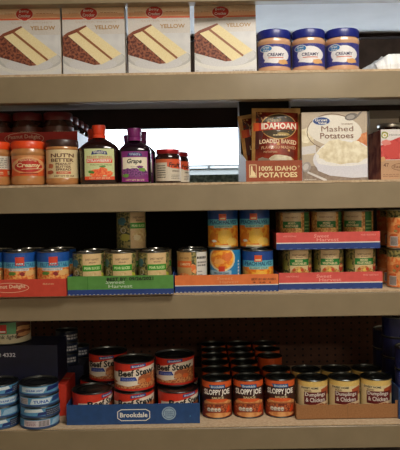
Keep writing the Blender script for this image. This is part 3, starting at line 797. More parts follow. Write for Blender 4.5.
bk = make_jar('red_lidded_jar', SJ, bj, [(13, 28.5), (14, 28.5), (14.2, 29), (14.2, 35), (13.4, 36), (0, 36)], DPB, DREDLID, (15.05, 3, 22), ink((90, 40, 26)), back_art, ridges=True)
a = Art(0, 0, 100, 22); pd_front(a, 100, 22, 45)
W = (P(77, 140, YT).x-P(-31, 140, YT).x)
xc = (P(77, 140, YT).x+P(-31, 140, YT).x)/2
zlow = 0.0
tr_lo = make_tray('cardboard_tray', W, 14*S2, .36, REDTRAY, None, side_m=BLUEWHITE)
tr_lo.location = (xc, YT, DZ[2]); tag(tr_lo, 'lower red tray of jars hidden behind the front row of peanut butter', 'tray')
ZT = 37*S2
tr_up = make_tray('cardboard_tray', W, 17.5*S2, .36, REDTRAY, None, side_m=BLUEWHITE, side_h=17.5*S2)
fp = [c for c in bpy.data.objects if c.parent == tr_up and c.name.startswith('front_panel')][0]
mb = MB(); mb.box(-W/2, W/2, 0, .0016, .0016, 17.5*S2, REDTRAY)
aa = Art(0, 0, 108, 17.5); aa.rect(0, 0, 108, 17.5, REDTRAY)
aa.text('Peanut Delight', 39, 9.3, 71, 14.3, ink((222, 190, 160)), 1, arch=1.0); aa.ring(55, 11.0, 19.6, 6.4, .5, ink((222, 190, 160)))
mb.art(aa, lambda x, y, e: (x*S2-W/2, -e, y*S2), 1)
bpy.data.objects.remove(fp); mb.build('front_panel', tr_up, 0)
tr_up.location = (xc, YT, DZ[2]+ZT); tag(tr_up, 'upper red printed tray of jars behind the peanut butter', 'tray')
rows = ['front', 'second', 'third', 'rearmost']; colsn = ['left', 'middle', 'right']
for lvl, zz in ((0, .0017), (1, ZT+.0017)):
    for c, px in enumerate((-3.2, 27.6, 58.2)):
        for r in range(4 if lvl else 2):  # lower second row added to stop window light between the jars
            Y = YT+.047+r*.0866
            x = P(px, 120, YT+.047).x
            o = take(bk); o.location = (x, Y, DZ[2]+zz); o.rotation_euler = (0, 0, .15*((r*3+c) % 3-1)+math.atan2(-x, Y))
            if lvl: tag(o, 'dark red-lidded jar in the upper red tray, %s row, %s column' % (rows[r], colsn[c]), 'jar', 'dark red-lidded jars in the upper tray')
            else: tag(o, 'dark jar in the lower red tray, %s column, %s row' % (colsn[c], rows[r]), 'jar', 'dark jars in the lower red tray')

dk = make_box('window_blocker', .075, .17, .10, 1.0/F, lambda a: a.rect(0, 0, 30, 60, mat('blocker_brown', (52, 38, 32), .9, spec=.1)), mat('blocker_brown', (52, 38, 32), .9, spec=.1), 30, 60)  # dark block added so no window light shows in the gap
put(dk, 2, 361, 150, 1.95, face=False); tag(dk, 'added dark brown block against window light behind the mashed potatoes box', 'box')
# potato pouch display
YD = 1.655; S = YD/F
DBR = mat('brown_display_board', (150, 70, 38), .6, c2=(142, 64, 34), scale=50)
disp = empty('pouch_display_box')
Wd = 57*S; Dd = .175
a = Art(0, 0, 56, 21)
a.rect(0, 0, 56, 21, DBR); a.rect(3.2, 4.2, 10.6, 17, CREAM); a.rect(3.8, 4.8, 10, 16.4, DBR)
a.poly([(5, 15.5), (6.4, 15.5), (6.8, 11.5), (9.4, 8.2), (9.4, 5.6), (4.6, 5.6), (4.6, 9)], CREAM); a.rect(4, 5, 9.8, 6.8, CREAM)
a.text("100% IDAHO", 13, 10.6, 51, 15.4, CREAM, 2); a.text('POTATOES', 13, 4, 51.6, 9.2, CREAM, 3); a.ring(53, 14.6, .8, .8, .3, CREAM, 10)
mb = MB(); mb.box(-Wd/2, Wd/2, 0, .0016, 0, 21*S, DBR); mb.art(a, lambda x, y, e: (x*S-Wd/2, -e, y*S), 1); mb.build('front_panel', disp, 0)
mb = MB(); mb.box(-Wd/2, Wd/2, .0016, Dd, 0, .0016, DBR); mb.build('tray_bottom', disp, 0)
SIDEW = mat('pale_inner_board', (196, 204, 220), .6); DKB = mat('black_print_board', (22, 18, 18), .6)
zh = .234
sl = -.006
mb = MB(); t = .0016      # left side: low in front, sweeping up to the header
pr = [(0, 0), (Dd, 0), (Dd, zh), (Dd*.88, zh*.96), (Dd*.62, 21*S*1.5), (0, 21*S)]
def sidep(x, m1, m2):
    mb = MB()
    A = [(x, y, z) for y, z in pr]; B = [(x+t, y, z) for y, z in pr]
    mb.face(A[::-1], m1); mb.face(B, m2)
    for i in range(len(pr)): j = (i+1) % len(pr); mb.face([A[i], A[j], B[j], B[i]], m1)
    return mb
sidep(-Wd/2, SIDEW, DKB).build('side_panel', disp, 0); sidep(Wd/2-t, SIDEW, DBR).build('side_panel', disp, 0)
mb = MB(); mb.box(-Wd/2+t, Wd/2-t, Dd-t, Dd, 0, zh, DKB); mb.build('header_panel', disp, 0)
px0 = P(274.3, 160, YD); disp.location = (px0.x, YD, DZ[2]); disp.rotation_euler = (0, 0, .05)
tag(disp, 'brown open display box holding instant potato pouches, black header at the back', 'box')
GOLD = mat('gold_foil', (220, 176, 110), .35, metal=.35, c2=(176, 128, 68), scale=30, bump=.2)
RBR = mat('red_brown_foil', (146, 48, 28), .25, coat=.6, c2=(92, 24, 14), scale=22, contrast=1.2, bump=.5)
def pouch_art(a):
    a.rect(0, 0, 47, 60, GOLD)
    a.poly([(3, 2), (44, 2), (44.5, 55), (4, 56)], RBR)
    a.poly([(4, 56), (8, 52), (12, 38), (6, 20), (3, 20)], ink((66, 14, 10)))
    a.ell(25.6, 41.6, 17.4, 12.6, GOLD, 28); a.ell(25.6, 41.6, 16.6, 11.8, ink((64, 50, 26)), 28)
    a.blob(20, 48, 8, 2.4, mat('printed_farm_scene', (150, 120, 60), .4, c2=(60, 60, 30), scale=300, contrast=2), 2, j=.1); a.blob(30, 34, 6, 1.6, ink((176, 150, 90)), 4)
    a.poly([(2, 37.4), (44.5, 39), (45, 46), (2, 44.8)], ink((186, 48, 26))); a.rect(1.5, 37.4, 6.5, 45.2, ink((206, 84, 36)))
    a.text('IDAHOAN', 9, 38.6, 42.4, 44.6, ink((236, 226, 206)), 4, rise=.4)
    a.noise_text(20, 32.6, 32, 34, 1, CREAM, .7)
    a.text('LOADED BAKED', 7, 24.6, 42.6, 28.8, ink((226, 196, 160)), 3, arch=1.2, rise=-1)
    a.text('FLAVORED MASHED', 9, 19.4, 42, 22.2, ink((206, 160, 120)), 1, arch=.8); a.text('POTATOES', 11, 16, 24, 17.8, ink((206, 170, 130)), 1)
    a.blob(28, 8.5, 12, 6, MASH, 4, j=.12); a.blob(11, 8, 6, 4, ink((150, 130, 110)), 6); a.rect(0, 0, 47, 2, GOLD)
def make_pouch(name, k):
    root = empty(name); W_, H_, T = 47*k, 60*k, .017
    def bul(u, v):
        s_ = max(0, 1-abs(2*u-1)**3.2)*max(0, 1-abs(2*v-1)**4)
        return T*s_*(1+.10*math.sin(u*9+v*5)*math.sin(v*11+1))
    nx, ny = 14, 18; a = Art(0, 0, 47, 60); pouch_art(a)
    mb = MB()
    P_ = lambda u, v, s_, e=0: ((u-.5)*W_, -s_*(bul(u, v)+.0005)-e, v*H_)
    for i in range(nx):
        for j in range(ny):
            c = [(i/nx, j/ny), ((i+1)/nx, j/ny), ((i+1)/nx, (j+1)/ny), (i/nx, (j+1)/ny)]
            mb.face([P_(u, v, 1) for u, v in c], GOLD); mb.face([P_(u, v, -1) for u, v in c[::-1]], RBR)
    mb.build('pouch_body', root, 60)
    mb = MB()
    for (t_, m, layer) in a.items:
        x0_, x1_ = min(p[0] for p in t_), max(p[0] for p in t_); y0_, y1_ = min(p[1] for p in t_), max(p[1] for p in t_)
        for i in range(int(x0_/47*nx), min(nx-1, int(x1_/47*nx))+1):
            q = clip(clip(t_, 0, i*47/nx, True), 0, (i+1)*47/nx, False)
            if len(q) < 3: continue
            for j in range(int(y0_/60*ny), min(ny-1, int(y1_/60*ny))+1):
                w_ = clip(clip(q, 1, j*60/ny, True), 1, (j+1)*60/ny, False)
                if len(w_) > 2: mb.face([P_(x/47, y/60, 1, .0003+.00005*layer) for x, y in w_], m)
    mb.build('printed_front', root, 50)
    return root
po = make_pouch('potato_pouch', 1.74/F)
def placep(px, py, Y, lift, ry, rx, l):
    o = take(po); p = P(px, py, Y); o.location = (p.x, Y, DZ[2]+lift); o.rotation_euler = (rx, ry, 0); tag(o, l, 'pouch', 'instant potato pouches in the display box')
placep(276.0, 165, 1.684, .030, 0.015, -.045, 'front instant potato pouch, upright and fully visible in the brown box')
placep(270.2, 165, 1.724, .026, -.14, -.045, 'instant potato pouch behind the front one, tilted to the left')
placep(271, 165, 1.764, .016, -.02, -.0, 'rear instant potato pouch close to the black header')

def mashed_art(a):
    a.rect(0, 0, 65, 69, ink((186, 170, 150)))
    a.rect(0, 0, 65, 15, mat('printed_table', (128, 110, 98), .5, c2=(150, 134, 120), scale=120))
    a.rect(0, 26, 12, 46, ink((206, 190, 158))); a.poly([(0, 26), (14, 28), (14, 36), (0, 34)], ink((214, 210, 210))); a.blob(5, 46, 7, 8, MASH, 3)
    a.poly([(46, 27), (65, 29), (65, 48), (52, 44)], mat('printed_carrot_slices', (196, 112, 66), .5, c2=(216, 150, 100), scale=120))
    a.ell(33, 50, 27, 15, ink((226, 220, 208)), 28, rot=-.1); a.ring(30, 49, 25, 18, .7, ink((110, 84, 66)))
    a.ell(33, 50, 25.5, 15.4, ink((230, 224, 212)), 28, rot=-.1)
    a.ell(49.5, 63.5, 6.6, 3.6, ink((110, 104, 100)), 16, rot=.2); a.ell(48.8, 63.2, 4.2, 2.2, ink((160, 154, 148)), 14, rot=.2); a.poly([(54, 64), (58, 68), (61, 69), (56, 63)], ink((120, 114, 110)))
    a.ell(42, 21, 31, 16.6, ink((222, 220, 224)), 30); a.ell(42, 24, 28, 17, ink((236, 234, 232)), 30)
    a.blob(42, 27.5, 26.6, 11, MASH, 12, 30, .06); a.blob(36, 33, 14, 8, MASH, 6, 20, .1); a.blob(54, 31, 9, 8, MASH, 2, 20, .1)
    a.poly([(11.4, 21), (16, 17), (30, 14.6), (50, 14.4), (69, 17), (69, 3), (50, 2.4), (28, 5), (16, 10)], ink((216, 216, 226)))
    a.ell(19.8, 59.6, 8.9, 4.4, ink((210, 214, 224))); a.ell(19.8, 59.6, 8.3, 3.8, ink((30, 66, 130)))
    a.text('Great', 13.4, 59.4, 25.6, 62, WHITE, 1); a.text('Value', 16.4, 56.6, 25, 58.9, WHITE, 1)
    a.text('Instant', 40, 55.6, 51, 57.6, ink((140, 104, 84)), 0)
    a.text('Mashed', 19.6, 49, 51.4, 54.4, ink((130, 92, 74)), 0); a.text('Potatoes', 18.4, 42, 51.6, 47.8, ink((130, 92, 74)), 1)
    a.ell(4.5, 14, 4.4, 5.4, ink((160, 152, 148)), 14, rot=-.5); a.ell(3.8, 14, 2.6, 3.6, ink((196, 190, 186)), 14, rot=-.5)
    a.poly([(6, 9.6), (24, 1.6), (25, 0), (22, 0), (5, 8)], ink((214, 210, 208)))
    a.noise_text(2.4, 1, 14, 2, 1, WHITE, .5)
S = 1.66/F
mb_ = make_box('mashed_potato_box', 65.4*S, 68.2*S, .045, S, mashed_art, mat('grey_brown_box_side', (150, 132, 116), .9, spec=.1), 65.4, 68.6)
put(mb_, 2, 334.6, 150, 1.66, face=False); tag(mb_, 'instant mashed potatoes box showing a white bowl, right of the pouch display', 'box')

def red_box_art(a):
    a.rect(0, 0, 60, 50, ink((190, 150, 116)))
    a.rect(0, 19.5, 60, 50, ink((222, 216, 214)))
    a.poly([(0, 20), (60, 20), (60, 42), (40, 44), (18, 42), (6, 37), (0, 34)], TOMATO)
    a.blob(12, 30, 10, 9, ink((204, 66, 62)), 2, j=.05); a.blob(24, 24, 6, 5, ink((212, 96, 92)), 5, j=.05); a.blob(5, 37, 5, 3, ink((220, 130, 120)), 7)
    a.blob(3.8, 44.4, 3.6, 3.6, ink((146, 150, 70)), 1, j=.1); a.ell(3.8, 44.2, 2.2, 2.2, WHITE, 12); a.ell(3.8, 44.2, 1.3, 1.0, ink((200, 170, 60)), 10)
    a.text('Hamburger', 8.5, 43.2, 24, 45.4, GREY, 1)
    a.blob(1.5, 20.5, 3, 2.6, ink((206, 160, 110)), 3)
    a.text('47', 2.4, 12.6, 7.8, 16.6, ink((110, 70, 50)), 1); a.ring(20, 12.6, 9.6, 3.6, .5, ink((110, 70, 50))); a.text('Easy', 12.6, 10.6, 22, 14.4, ink((130, 88, 66)), 1)
    a.noise_text(2, 3, 26, 7, 2, ink((150, 110, 86)), .3)
S = 1.66/F
rb = make_box('tomato_print_box', 60*S, 50*S, .125, S, red_box_art, mat('dark_red_box_side', (96, 40, 30), .95, spec=.05, c2=(140, 80, 56), scale=26, contrast=1.4), 60, 50)
put(rb, 2, 411, 150, 1.66, face=False); tag(rb, 'box printed with red tomatoes at the right edge of the second shelf', 'box')
S = 1.84/F
WB = mat('worn_white_board', (240, 234, 224), .9, spec=.1)
jar = make_jar('glass_jar', S, [(0, 0), (14, 0), (16, 1.5), (16, 40), (14, 46), (11, 50), (11, 54), (0, 54)], [(11, 53), (12.4, 53), (12.6, 53.6), (12.4, 56), (11.4, 57), (9, 56.4), (0, 56.4)], mat('brown_contents_in_glass', (70, 34, 20), .12, coat=.7), STEEL, (16.1, 8, 36), BROWN, lambda a, r, h: a.rect(-10, 2, 10, h-4, TAN))
put(jar, 2, 390, 150, 1.84); tag(jar, 'dark glass jar with a silver lid behind the tomato box', 'jar')
wb = empty('white_carton')
mb = MB(); w2, h2 = 44*S*1.07, 70*S*1.05
mb.box(-w2/2, w2/2, .0006, .06, 0, h2, WB, bev=.0008); mb.build('carton_body', wb, 0)
mb = MB(); mb.box(-w2/2, w2/2, 0, .0006, .0005, h2-.0005, WB)
a = Art(0, 0, 44, 70); a.rect(0, 0, 44, 70, WB); a.rect(0, 62, 44, 70, ink((150, 142, 132))); a.rect(28, 58, 40, 64, ink((110, 96, 86))); a.noise_text(3, 40, 40, 52, 3, GREY, .3)
mb.art(a, lambda x, y, e: (x*w2/44-w2/2, -e, y*h2/70), 1); mb.build('front_panel', wb, 0)
put(wb, 2, 392.5, 120, 1.895, face=False); tag(wb, 'worn white carton standing at the back behind the silver-lidded jar', 'box')
# ================================================================== THIRD SHELF
YC = 1.675
S = YC/F
RC = 15.9*S; HC = 40*S; TT = .0018
cocktail = make_can('fruit_can', 16.4*S, 42*S, ink((26, 84, 168)), cocktail_art, S)
pear = make_can('pear_can', RC, HC, LEAFY, pear_art, S)
carrot = make_can('carrot_can', 15.7*S, 39.5*S, LEAFY, carrot_art, S)
peach = make_can('peach_can', RC, 39.3*S, ink((22, 70, 146)), peach_art, S)
peach2 = make_can('peach_can', RC, 41*S, ink((36, 132, 190)), peach_side_art, S)
veg = make_can('vegetable_can', 15.7*S, 39.4*S, LEAFY, veg_art, S)
veg2 = make_can('vegetable_can', 15.7*S, 37*S, VEG, veg_turned_art, S)
oran = make_can('carrot_can', 17*S, 39.2*S, CARROT, oranges_art, S)

def span(xa, xb, Y, py): a_, b_ = P(xa, py, Y).x, P(xb, py, Y).x; return (a_+b_)/2, b_-a_
# red tray, overhanging the edge a little
YT = 1.610; S3 = YT/F
xc, W = span(-46, 66, YT, 287)
a = Art(0, 0, 112, 19); a.rect(0, 0, 112, 19, mat('bright_red_tray_board', (200, 66, 46), .6, c2=(192, 60, 42), scale=60))
a.text('Peanut Delight', 38, 7.8, 71.5, 13, ink((232, 200, 170)), 2, rise=.6); a.ring(55.5, 9.9, 19.6, 5.4, .55, ink((232, 200, 170))); a.text('PEACHES', 89, 12.8, 100, 14.2, CREAM, 0)
tr = make_tray('cardboard_tray', W, 17.6*S3, .205, MATS['bright_red_tray_board'], a, 1)
def mapart(tr, a, W, aw, hh, ah, base):
    """rebuilds the front panel with its print stretched to fit"""
    fp = [c for c in bpy.data.objects if c.parent == tr and c.name.startswith('front_panel')][0]
    me = fp.data; mb = MB(); mb.box(-W/2, W/2, 0, .0016, .0016, hh, base)
    mb.art(a, lambda x, y, e: (x*W/aw-W/2, -e, y*hh/ah), 1)
    nm = mb.build('front_panel', tr, 0); bpy.data.objects.remove(fp)
mapart(tr, a, W, 112, 17.6*S3, 19, MATS['bright_red_tray_board'])
tr.location = (xc, YT, DZ[3]); tag(tr, 'red printed tray of fruit cans overhanging the left end of the third shelf', 'tray')
for r, Y in enumerate((YC, YC+.0915)):
    for c, px in enumerate((-12.5, 20.4, 53.6)):
        x = P(px, 275, YC).x; o = take(cocktail); o.location = (x, Y, DZ[3]+TT); o.rotation_euler = (0, 0, (-.02, .02, .04)[c]+math.atan2(-x, Y))
        tag(o, 'blue fruit cocktail can, %s row of the red tray, %s' % (('front', 'rear')[r], ('cut by the left edge', 'middle', 'next to the pears')[c]), 'can', 'fruit cocktail cans in the red tray')
# green tray of pears
YT = 1.617; S3 = YT/F
xc, W = span(67.5, 173.5, YT, 285)
GT = mat('green_tray_board', (84, 142, 64), .6, c2=(78, 134, 58), scale=60); BT = mat('blue_tray_board', (30, 60, 128), .6, scale=60)
def pear_tray(a):
    a.rect(0, 0, 106, 20.5, GT); a.rect(0, 0, 106, 6, BT)
    for i in range(26): a.rect(1+i*4.1, .3, 2.6+i*4.1, .9, WHITE)
    a.text('Sweet', 38, 12, 57, 15.6, ink((196, 220, 190)), 1, shear=.2); a.text('Harvest', 41, 7.6, 65, 11.2, ink((196, 220, 190)), 1)
    a.text('BEST BY: 09/26/2021', 39.5, 14.9, 86, 18.7, ink((16, 24, 12)), 2.6, rise=.6)
    a.rect(20, 6, 20.5, 20.5, ink((54, 120, 38)))
tr = make_tray('cardboard_tray', W, 19.2*S3, .205, GT, None, side_m=mat('blue_inner_tray', (28, 70, 150), .6), inner=CARD)
a = Art(0, 0, 106, 20.5); pear_tray(a); mapart(tr, a, W, 106, 19.2*S3, 20.5, GT)
tr.location = (xc, YT, DZ[3]); tag(tr, 'green and blue tray of pear cans with a black best-by stamp', 'tray')
for r, Y in enumerate((YC, YC+.088)):
    for c, px in enumerate((88.8, 121, 154)):
        x = P(px, 275, YC).x+(.003 if r else 0); o = take(pear); o.location = (x, Y, DZ[3]+TT); o.rotation_euler = (0, 0, (.02, -.12, .0)[c]+math.atan2(-x, Y)+.3*r)
        tag(o, 'pear can in the %s row of the green tray, %s' % (('front', 'rear')[r], ('leftmost', 'middle', 'rightmost')[c]), 'can', 'pear cans in the green tray')
o = take(pear); x = P(131.5, 232, YC+.095).x; o.location = (x, YC+.088, DZ[3]+TT+HC); o.rotation_euler = (0, 0, .45)
tag(o, 'single pear can stacked on top of the cans in the green tray', 'can')
# orange tray of peaches
YT = 1.636; S3 = YT/F; YC = 1.693
xc, W = span(175, 278.5, YT, 285)
OT = mat('orange_tray_board', (224, 120, 60), .6, c2=(216, 112, 54), scale=60)
def peach_tray(a):
    a.rect(0, 0, 104, 17.5, OT); a.rect(0, 0, 104, 7.4, WHITE); a.rect(0, 0, 104, 6.6, BT)
    for i in range(25): a.rect(1+i*4.1, .3, 3+i*4.1, .8, WHITE)
    a.text('Sweet', 42, 12.4, 58, 15.4, ink((236, 160, 110)), 1, shear=.2); a.text('Harvest', 45, 8.8, 64, 11.6, ink((236, 160, 110)), 1)
    a.text('BEST BY 08/14/2021', 77, 11.6, 101, 13.6, ink((110, 50, 20)), 1); a.text('3 26 1', 78, 8.6, 96, 10.2, ink((110, 50, 20)), 1)
tr = make_tray('cardboard_tray', W, 17.5*S3, .205, OT, None, side_m=mat('blue_board_side', (26, 52, 104), .6))
a = Art(0, 0, 104, 17.5); peach_tray(a); mapart(tr, a, W, 104, 17.5*S3, 17.5, OT)
tr.location = (xc, YT, DZ[3]); tag(tr, 'orange and blue tray holding carrots and peach cans', 'tray')
for nm, px, rz, l in ((carrot, 192.2, 0, 'carrot can with white nutrition panel, leftmost in the orange tray'), (peach2, 225.4, 0, 'light blue can with a round peach picture, middle of the orange tray'), (peach, 258, .03, 'blue peach halves can, right end of the orange tray')):
    o = take(nm); put(o, 3, px, 275, YC, lift=TT, rz=rz); tag(o, l, 'can')
for px, l, cn in ((192.6, 'carrot can at the rear of the orange tray, behind the front carrot can', carrot), (224.6, 'peach can at the rear of the orange tray, middle', peach), (257, 'peach can at the rear of the orange tray, right side', peach)):
    o = take(cn); put(o, 3, px, 275, YC, lift=TT, rz=.5); o.location.y = YC+.09; tag(o, l, 'can')
for px, rz, l in ((222.8, 0.0, 'peach halves can stacked on top, left of two'), (254.6, -.06, 'peach halves can stacked on top, right of two')):
    o = take(peach); Y = YC+.036; x = P(px, 230, Y).x; o.location = (x, Y, DZ[3]+TT+41.1*S); o.rotation_euler = (0, 0, rz+math.atan2(-x, Y)); tag(o, l, 'can', 'peach cans stacked above the orange tray')
# red and blue trays of mixed vegetables
YT = 1.660; S3 = YT/F; YC = 1.714
RT = mat('coral_tray_board', (212, 84, 78), .6, c2=(204, 78, 72), scale=60); DRT = mat('dark_red_tray_side', (130, 30, 24), .6)
def veg_tray(a):
    a.rect(0, 0, 103, 17, RT); a.rect(0, 0, 103, 7, WHITE); a.rect(0, 0, 103, 6, BT)
    a.text('Sweet', 37, 11.6, 52, 15, ink((240, 160, 150)), 1, shear=.2); a.text('Harvest', 40, 7.9, 62, 11.2, ink((240, 160, 150)), 1)
    a.text('MIXED VEGETABLES', 7, 12.6, 20, 14, ink((240, 170, 160)), 0); a.text('MIXED VEGETABLES', 84, 13, 99, 14.6, ink((240, 170, 160)), 0)
    for i in range(12): a.rect(4+i*8.1, .3, 8+i*8.1, .8, ink((120, 140, 190)))
xc, W = span(279, 382.5, YT, 285)
XV = xc
lowH = 0
for lvl in (0, 1):
    tr = make_tray('cardboard_tray', W, 17*S3, .205, RT, None, side_m=DRT)
    a = Art(0, 0, 103, 17); veg_tray(a); mapart(tr, a, W, 103, 17*S3, 17, RT)
    zz = DZ[3]+lvl*(39.5*S+TT)
    tr.location = (xc+(-.0055 if lvl else 0), YT, zz); tag(tr, ('lower' if lvl == 0 else 'upper')+' red and blue tray of mixed vegetable cans, '+('standing on the shelf' if lvl == 0 else 'stacked on the other tray'), 'tray')
    for r, Y in enumerate((YC, YC+.087)):
        for c, px in enumerate((297, 328.4, 360.2)):
            x = P(px, 275, YC).x-(.0055 if lvl else 0); turned = (lvl == 1 and c < 2)
            o = take(veg2 if lvl else veg); o.location = (x, Y, zz+TT); o.rotation_euler = (0, 0, ((-.16, -.22, -.05), (.02, .25, -.20))[lvl][c]+math.atan2(-x, Y)*.8)
            tag(o, 'mixed vegetables can in the %s tray, %s row, %s' % (('lower', 'upper')[lvl], ('front', 'rear')[r], ('left', 'middle', 'right')[c]), 'can', 'mixed vegetable cans in the %s red tray' % ('lower', 'upper')[lvl])
for lvl in (0, 1):
    for r in (0, 1):
        x = P(401.5, 270, YC-.01).x; Y = YC-.030+r*.094
        o = take(oran); o.location = (x, Y, DZ[3]+lvl*39.25*S); o.rotation_euler = (0, 0, math.atan2(-x, Y)+(.1 if lvl else 0)+r*.4)
        tag(o, 'orange carrot can at the right edge, %s, %s of its stack' % (('in front', 'behind')[r], ('bottom', 'top')[lvl]), 'can', 'orange cans at the right end of the third shelf')

# ================================================================== BOTTOM SHELF
YS = 1.73; S = YS/F
sl_ = make_can('sloppy_sauce_can', 15.3*S, 38.0*S, ink((120, 40, 24)), sloppy_art, S, lid=SHADELID, rim=SHADELID)
so = make_can('orange_label_can', 14.2*S, 37.2*S, ink((214, 84, 24)), orange_art, S, lid=SHADELID, rim=SHADELID)
cols = (216.9, 248.4, 280.1); cn = ('left', 'middle', 'right'); rn = ('front', 'second', 'third', 'fourth', 'fifth', 'rearmost')
for c, px in enumerate(cols):
    x = P(px, 400, YS).x
    for r in range(6):
        if c == 2 and r == 2: continue
        o = take(so if (c == 2 and r == 3) else sl_); o.location = (x, YS+r*.083, DZ[4]); o.rotation_euler = (0, 0, math.atan2(-x, YS)+.2*((r*2+c) % 3-1)*(r > 0))
        if c == 2 and r == 3: tag(o, 'plain orange can behind the gap in the right column of sauce cans', 'can')
        else: tag(o, 'sloppy joe sauce can, %s column, %s row' % (cn[c], rn[r]), 'can', 'sloppy joe sauce cans')
# dumplings in a kraft tray
YT = 1.675; S3 = YT/F
dump = make_can('dumplings_can', 15.7*S, 36.2*S, ink((226, 206, 158)), dump_art, S, lid=SHADELID, rim=STEEL)
xc, W = span(296.5, 399.2, YT, 412)
tr = make_tray('cardboard_tray', W, 14.6*S3, .20, CARD, None)
fp = [c for c in bpy.data.objects if c.parent == tr and c.name.startswith('front_panel')][0]
bpy.data.objects.remove(fp)
mb = MB(); hh = 14.6*S3; mb.box(-W/2, W/2, 0, .002, 0, hh, CARD)
mb.box(-W/2, -W/2+.006, 0, .002, hh, hh+.004, CARD); mb.box(W/2-.010, W/2, 0, .002, hh, hh+.009, CARD); mb.box(-.0004, .0004, -.0003, 0, 0, hh, mat('card_crease', (120, 84, 52), .8))
mb.build('front_panel', tr, 0)
tr.location = (xc, YT, DZ[4]); tag(tr, 'plain brown cardboard tray of dumplings cans', 'tray')
for r, Y in enumerate((YS-.002, YS+.084)):
    for c, px in enumerate((312.2, 343.9, 375.6)):
        x = P(px, 400, YS).x+(-.003 if r else 0); o = take(dump); o.location = (x, Y, DZ[4]+TT); o.rotation_euler = (0, 0, math.atan2(-x, Y)+(.04, -.03, -.02)[c])
        tag(o, 'dumplings and chicken can, %s row, %s in the brown tray' % (('front', 'rear')[r], ('left', 'middle', 'right')[c]), 'can', 'dumplings cans in the brown tray')
# beef stew
YT = 1.66; S3 = YT/F
NT = mat('blue_stew_tray_board', (28, 70, 126), .6, c2=(24, 64, 116), scale=60)
xc, W = span(66.5, 199.8, YT, 412)
def stew_tray(a):
    a.rect(0, 0, 134, 20.5, NT)
    oct_ = lambda i: [(51+i, 6+i*.5), (55+i*.3, 3.4+i), (80-i*.3, 3.4+i), (84-i, 6+i*.5), (84-i, 13-i*.5), (80-i*.3, 15.4-i), (55+i*.3, 15.4-i), (51+i, 13-i*.5)]
    a.poly(oct_(0), WHITE); a.poly(oct_(.8), NT); a.text('Brookdale', 53.6, 7, 81.4, 12, WHITE, 2)
    a.ell(103, 10.6, 7.2, 6.8, ink((150, 176, 196)), 24); a.ring(103, 10.6, 6, 5.6, .5, NT)
    a.noise_text(99, 7.6, 107.4, 13.6, 3, NT, .4); a.rect(124, 7, 124.6, 8, LBLUE)
tr = make_tray('cardboard_tray', W, 20.5*S3, .242, NT, None, side_m=NT)
a = Art(0, 0, 134, 20.5); stew_tray(a); mapart(tr, a, W, 134, 20.5*S3, 20.5, NT)
tr.location = (xc, YT, DZ[4]); tag(tr, 'blue branded tray full of beef stew cans', 'tray')
S = 1.72/F; HS = 29*S
stew = make_can('beef_stew_can', 20.7*S, HS, ink((214, 50, 28)), stew_art, S, lid=SHADELID, rim=SHADELID)
YA = YT+.062
for px, py, Y, lv, rz, l in (
        (92.9, 410, YA, 0, .62, 'beef stew can, bottom front left in the blue tray'),
        (134.4, 410, YA, 0, .0, 'beef stew can, bottom front middle in the blue tray'),
        (178.2, 410, YA, 0, .42, 'beef stew can, bottom front right in the blue tray'),
        (93.5, 410, YA+.115, 0, .3, 'beef stew can, bottom rear left in the blue tray'),
        (134.8, 410, YA+.115, 0, .1, 'beef stew can, bottom rear middle in the blue tray'),
        (176, 410, YA+.115, 0, .2, 'beef stew can, bottom rear right in the blue tray'),
        (134.2, 372, YA+.006, 1, .0, 'beef stew can on the upper level, in front in the middle'),
        (175, 368, YA+.055, 1, -.22, 'beef stew can on the upper level, at the right'),
        (108.2, 368, YA+.105, 1, -.30, 'beef stew can on the upper level, set back at the left')):
    o = take(stew); x = P(px, py, Y).x
    if lv == 0 and Y > YA: x = P({93.5: 92.9, 134.8: 134.4, 176: 178}[px], py, YA).x
    o.location = (x, Y, DZ[4]+TT+lv*(HS+.0004)); o.rotation_euler = (0, 0, rz+math.atan2(-x, Y)); tag(o, l, 'can', 'beef stew cans')
# red carton with a navy carton on it
YN = 1.735
RCART = mat('red_orange_carton', (206, 52, 28), .6, c2=(190, 46, 26), scale=40); NCART = mat('navy_carton', (16, 20, 52), .5, c2=(13, 16, 44), scale=40)
zt = z_of(385, YN, 40)-DZ[4]
xc, W = span(-40, 66.5, YN, 400)
rc = empty('red_carton', (xc, YN, DZ[4])); mb = MB(); mb.box(-W/2, W/2, 0, .125, 0, zt, RCART, bev=.001); mb.build('carton_body', rc, 0)
mb = MB(); mb.box(-W/2+.001, W/2-.001, .06, .064, zt, zt+.0003, TAN); mb.build('tape_strip', rc, 0)
tag(rc, 'red-orange carton standing behind the tuna stacks', 'box')
zn = z_of(345.5, YN, 40)-z_of(385, YN, 40)
xc, W = span(-40, 57.5, YN, 365)
nc = empty('navy_carton', (xc, YN, DZ[4]+zt+.0004)); mb = MB(); mb.box(-W/2, W/2, .0006, .125, 0, zn, NCART, bev=.001); mb.build('carton_body', nc, 0)
a = Art(0, 0, 97.5, 39.5); a.rect(0, 0, 97.5, 39.5, NCART); a.text('# 4332', 37.4, 28.0, 55.8, 32.4, ink((216, 218, 232)), 2); a.blob(40, 2, 6, 2.4, ink((176, 180, 190)), 3)
mb = MB(); mb.box(-W/2, W/2, 0, .0006, .0005, zn-.0005, NCART); mb.art(a, lambda x, y, e: (x*W/97.5-W/2, -e, y*zn/39.5), 1); mb.build('front_panel', nc, 0)
tag(nc, 'navy blue carton printed with a white number, on the red carton', 'box')
SL = 1.78/F
lt = make_can('chunk_light_tuna_can', 22.5*SL, 23*SL, ink((206, 196, 164)), light_art, SL, lid=SHADELID, rim=SHADELID)
x = P(9, 335, 1.80).x; lt.location = (x, 1.80, DZ[4]+zt+zn+.0006); lt.rotation_euler = (0, 0, math.atan2(-x, 1.82)-.1)
tag(lt, 'wide chunk light tuna can with a green label on the navy carton', 'can')
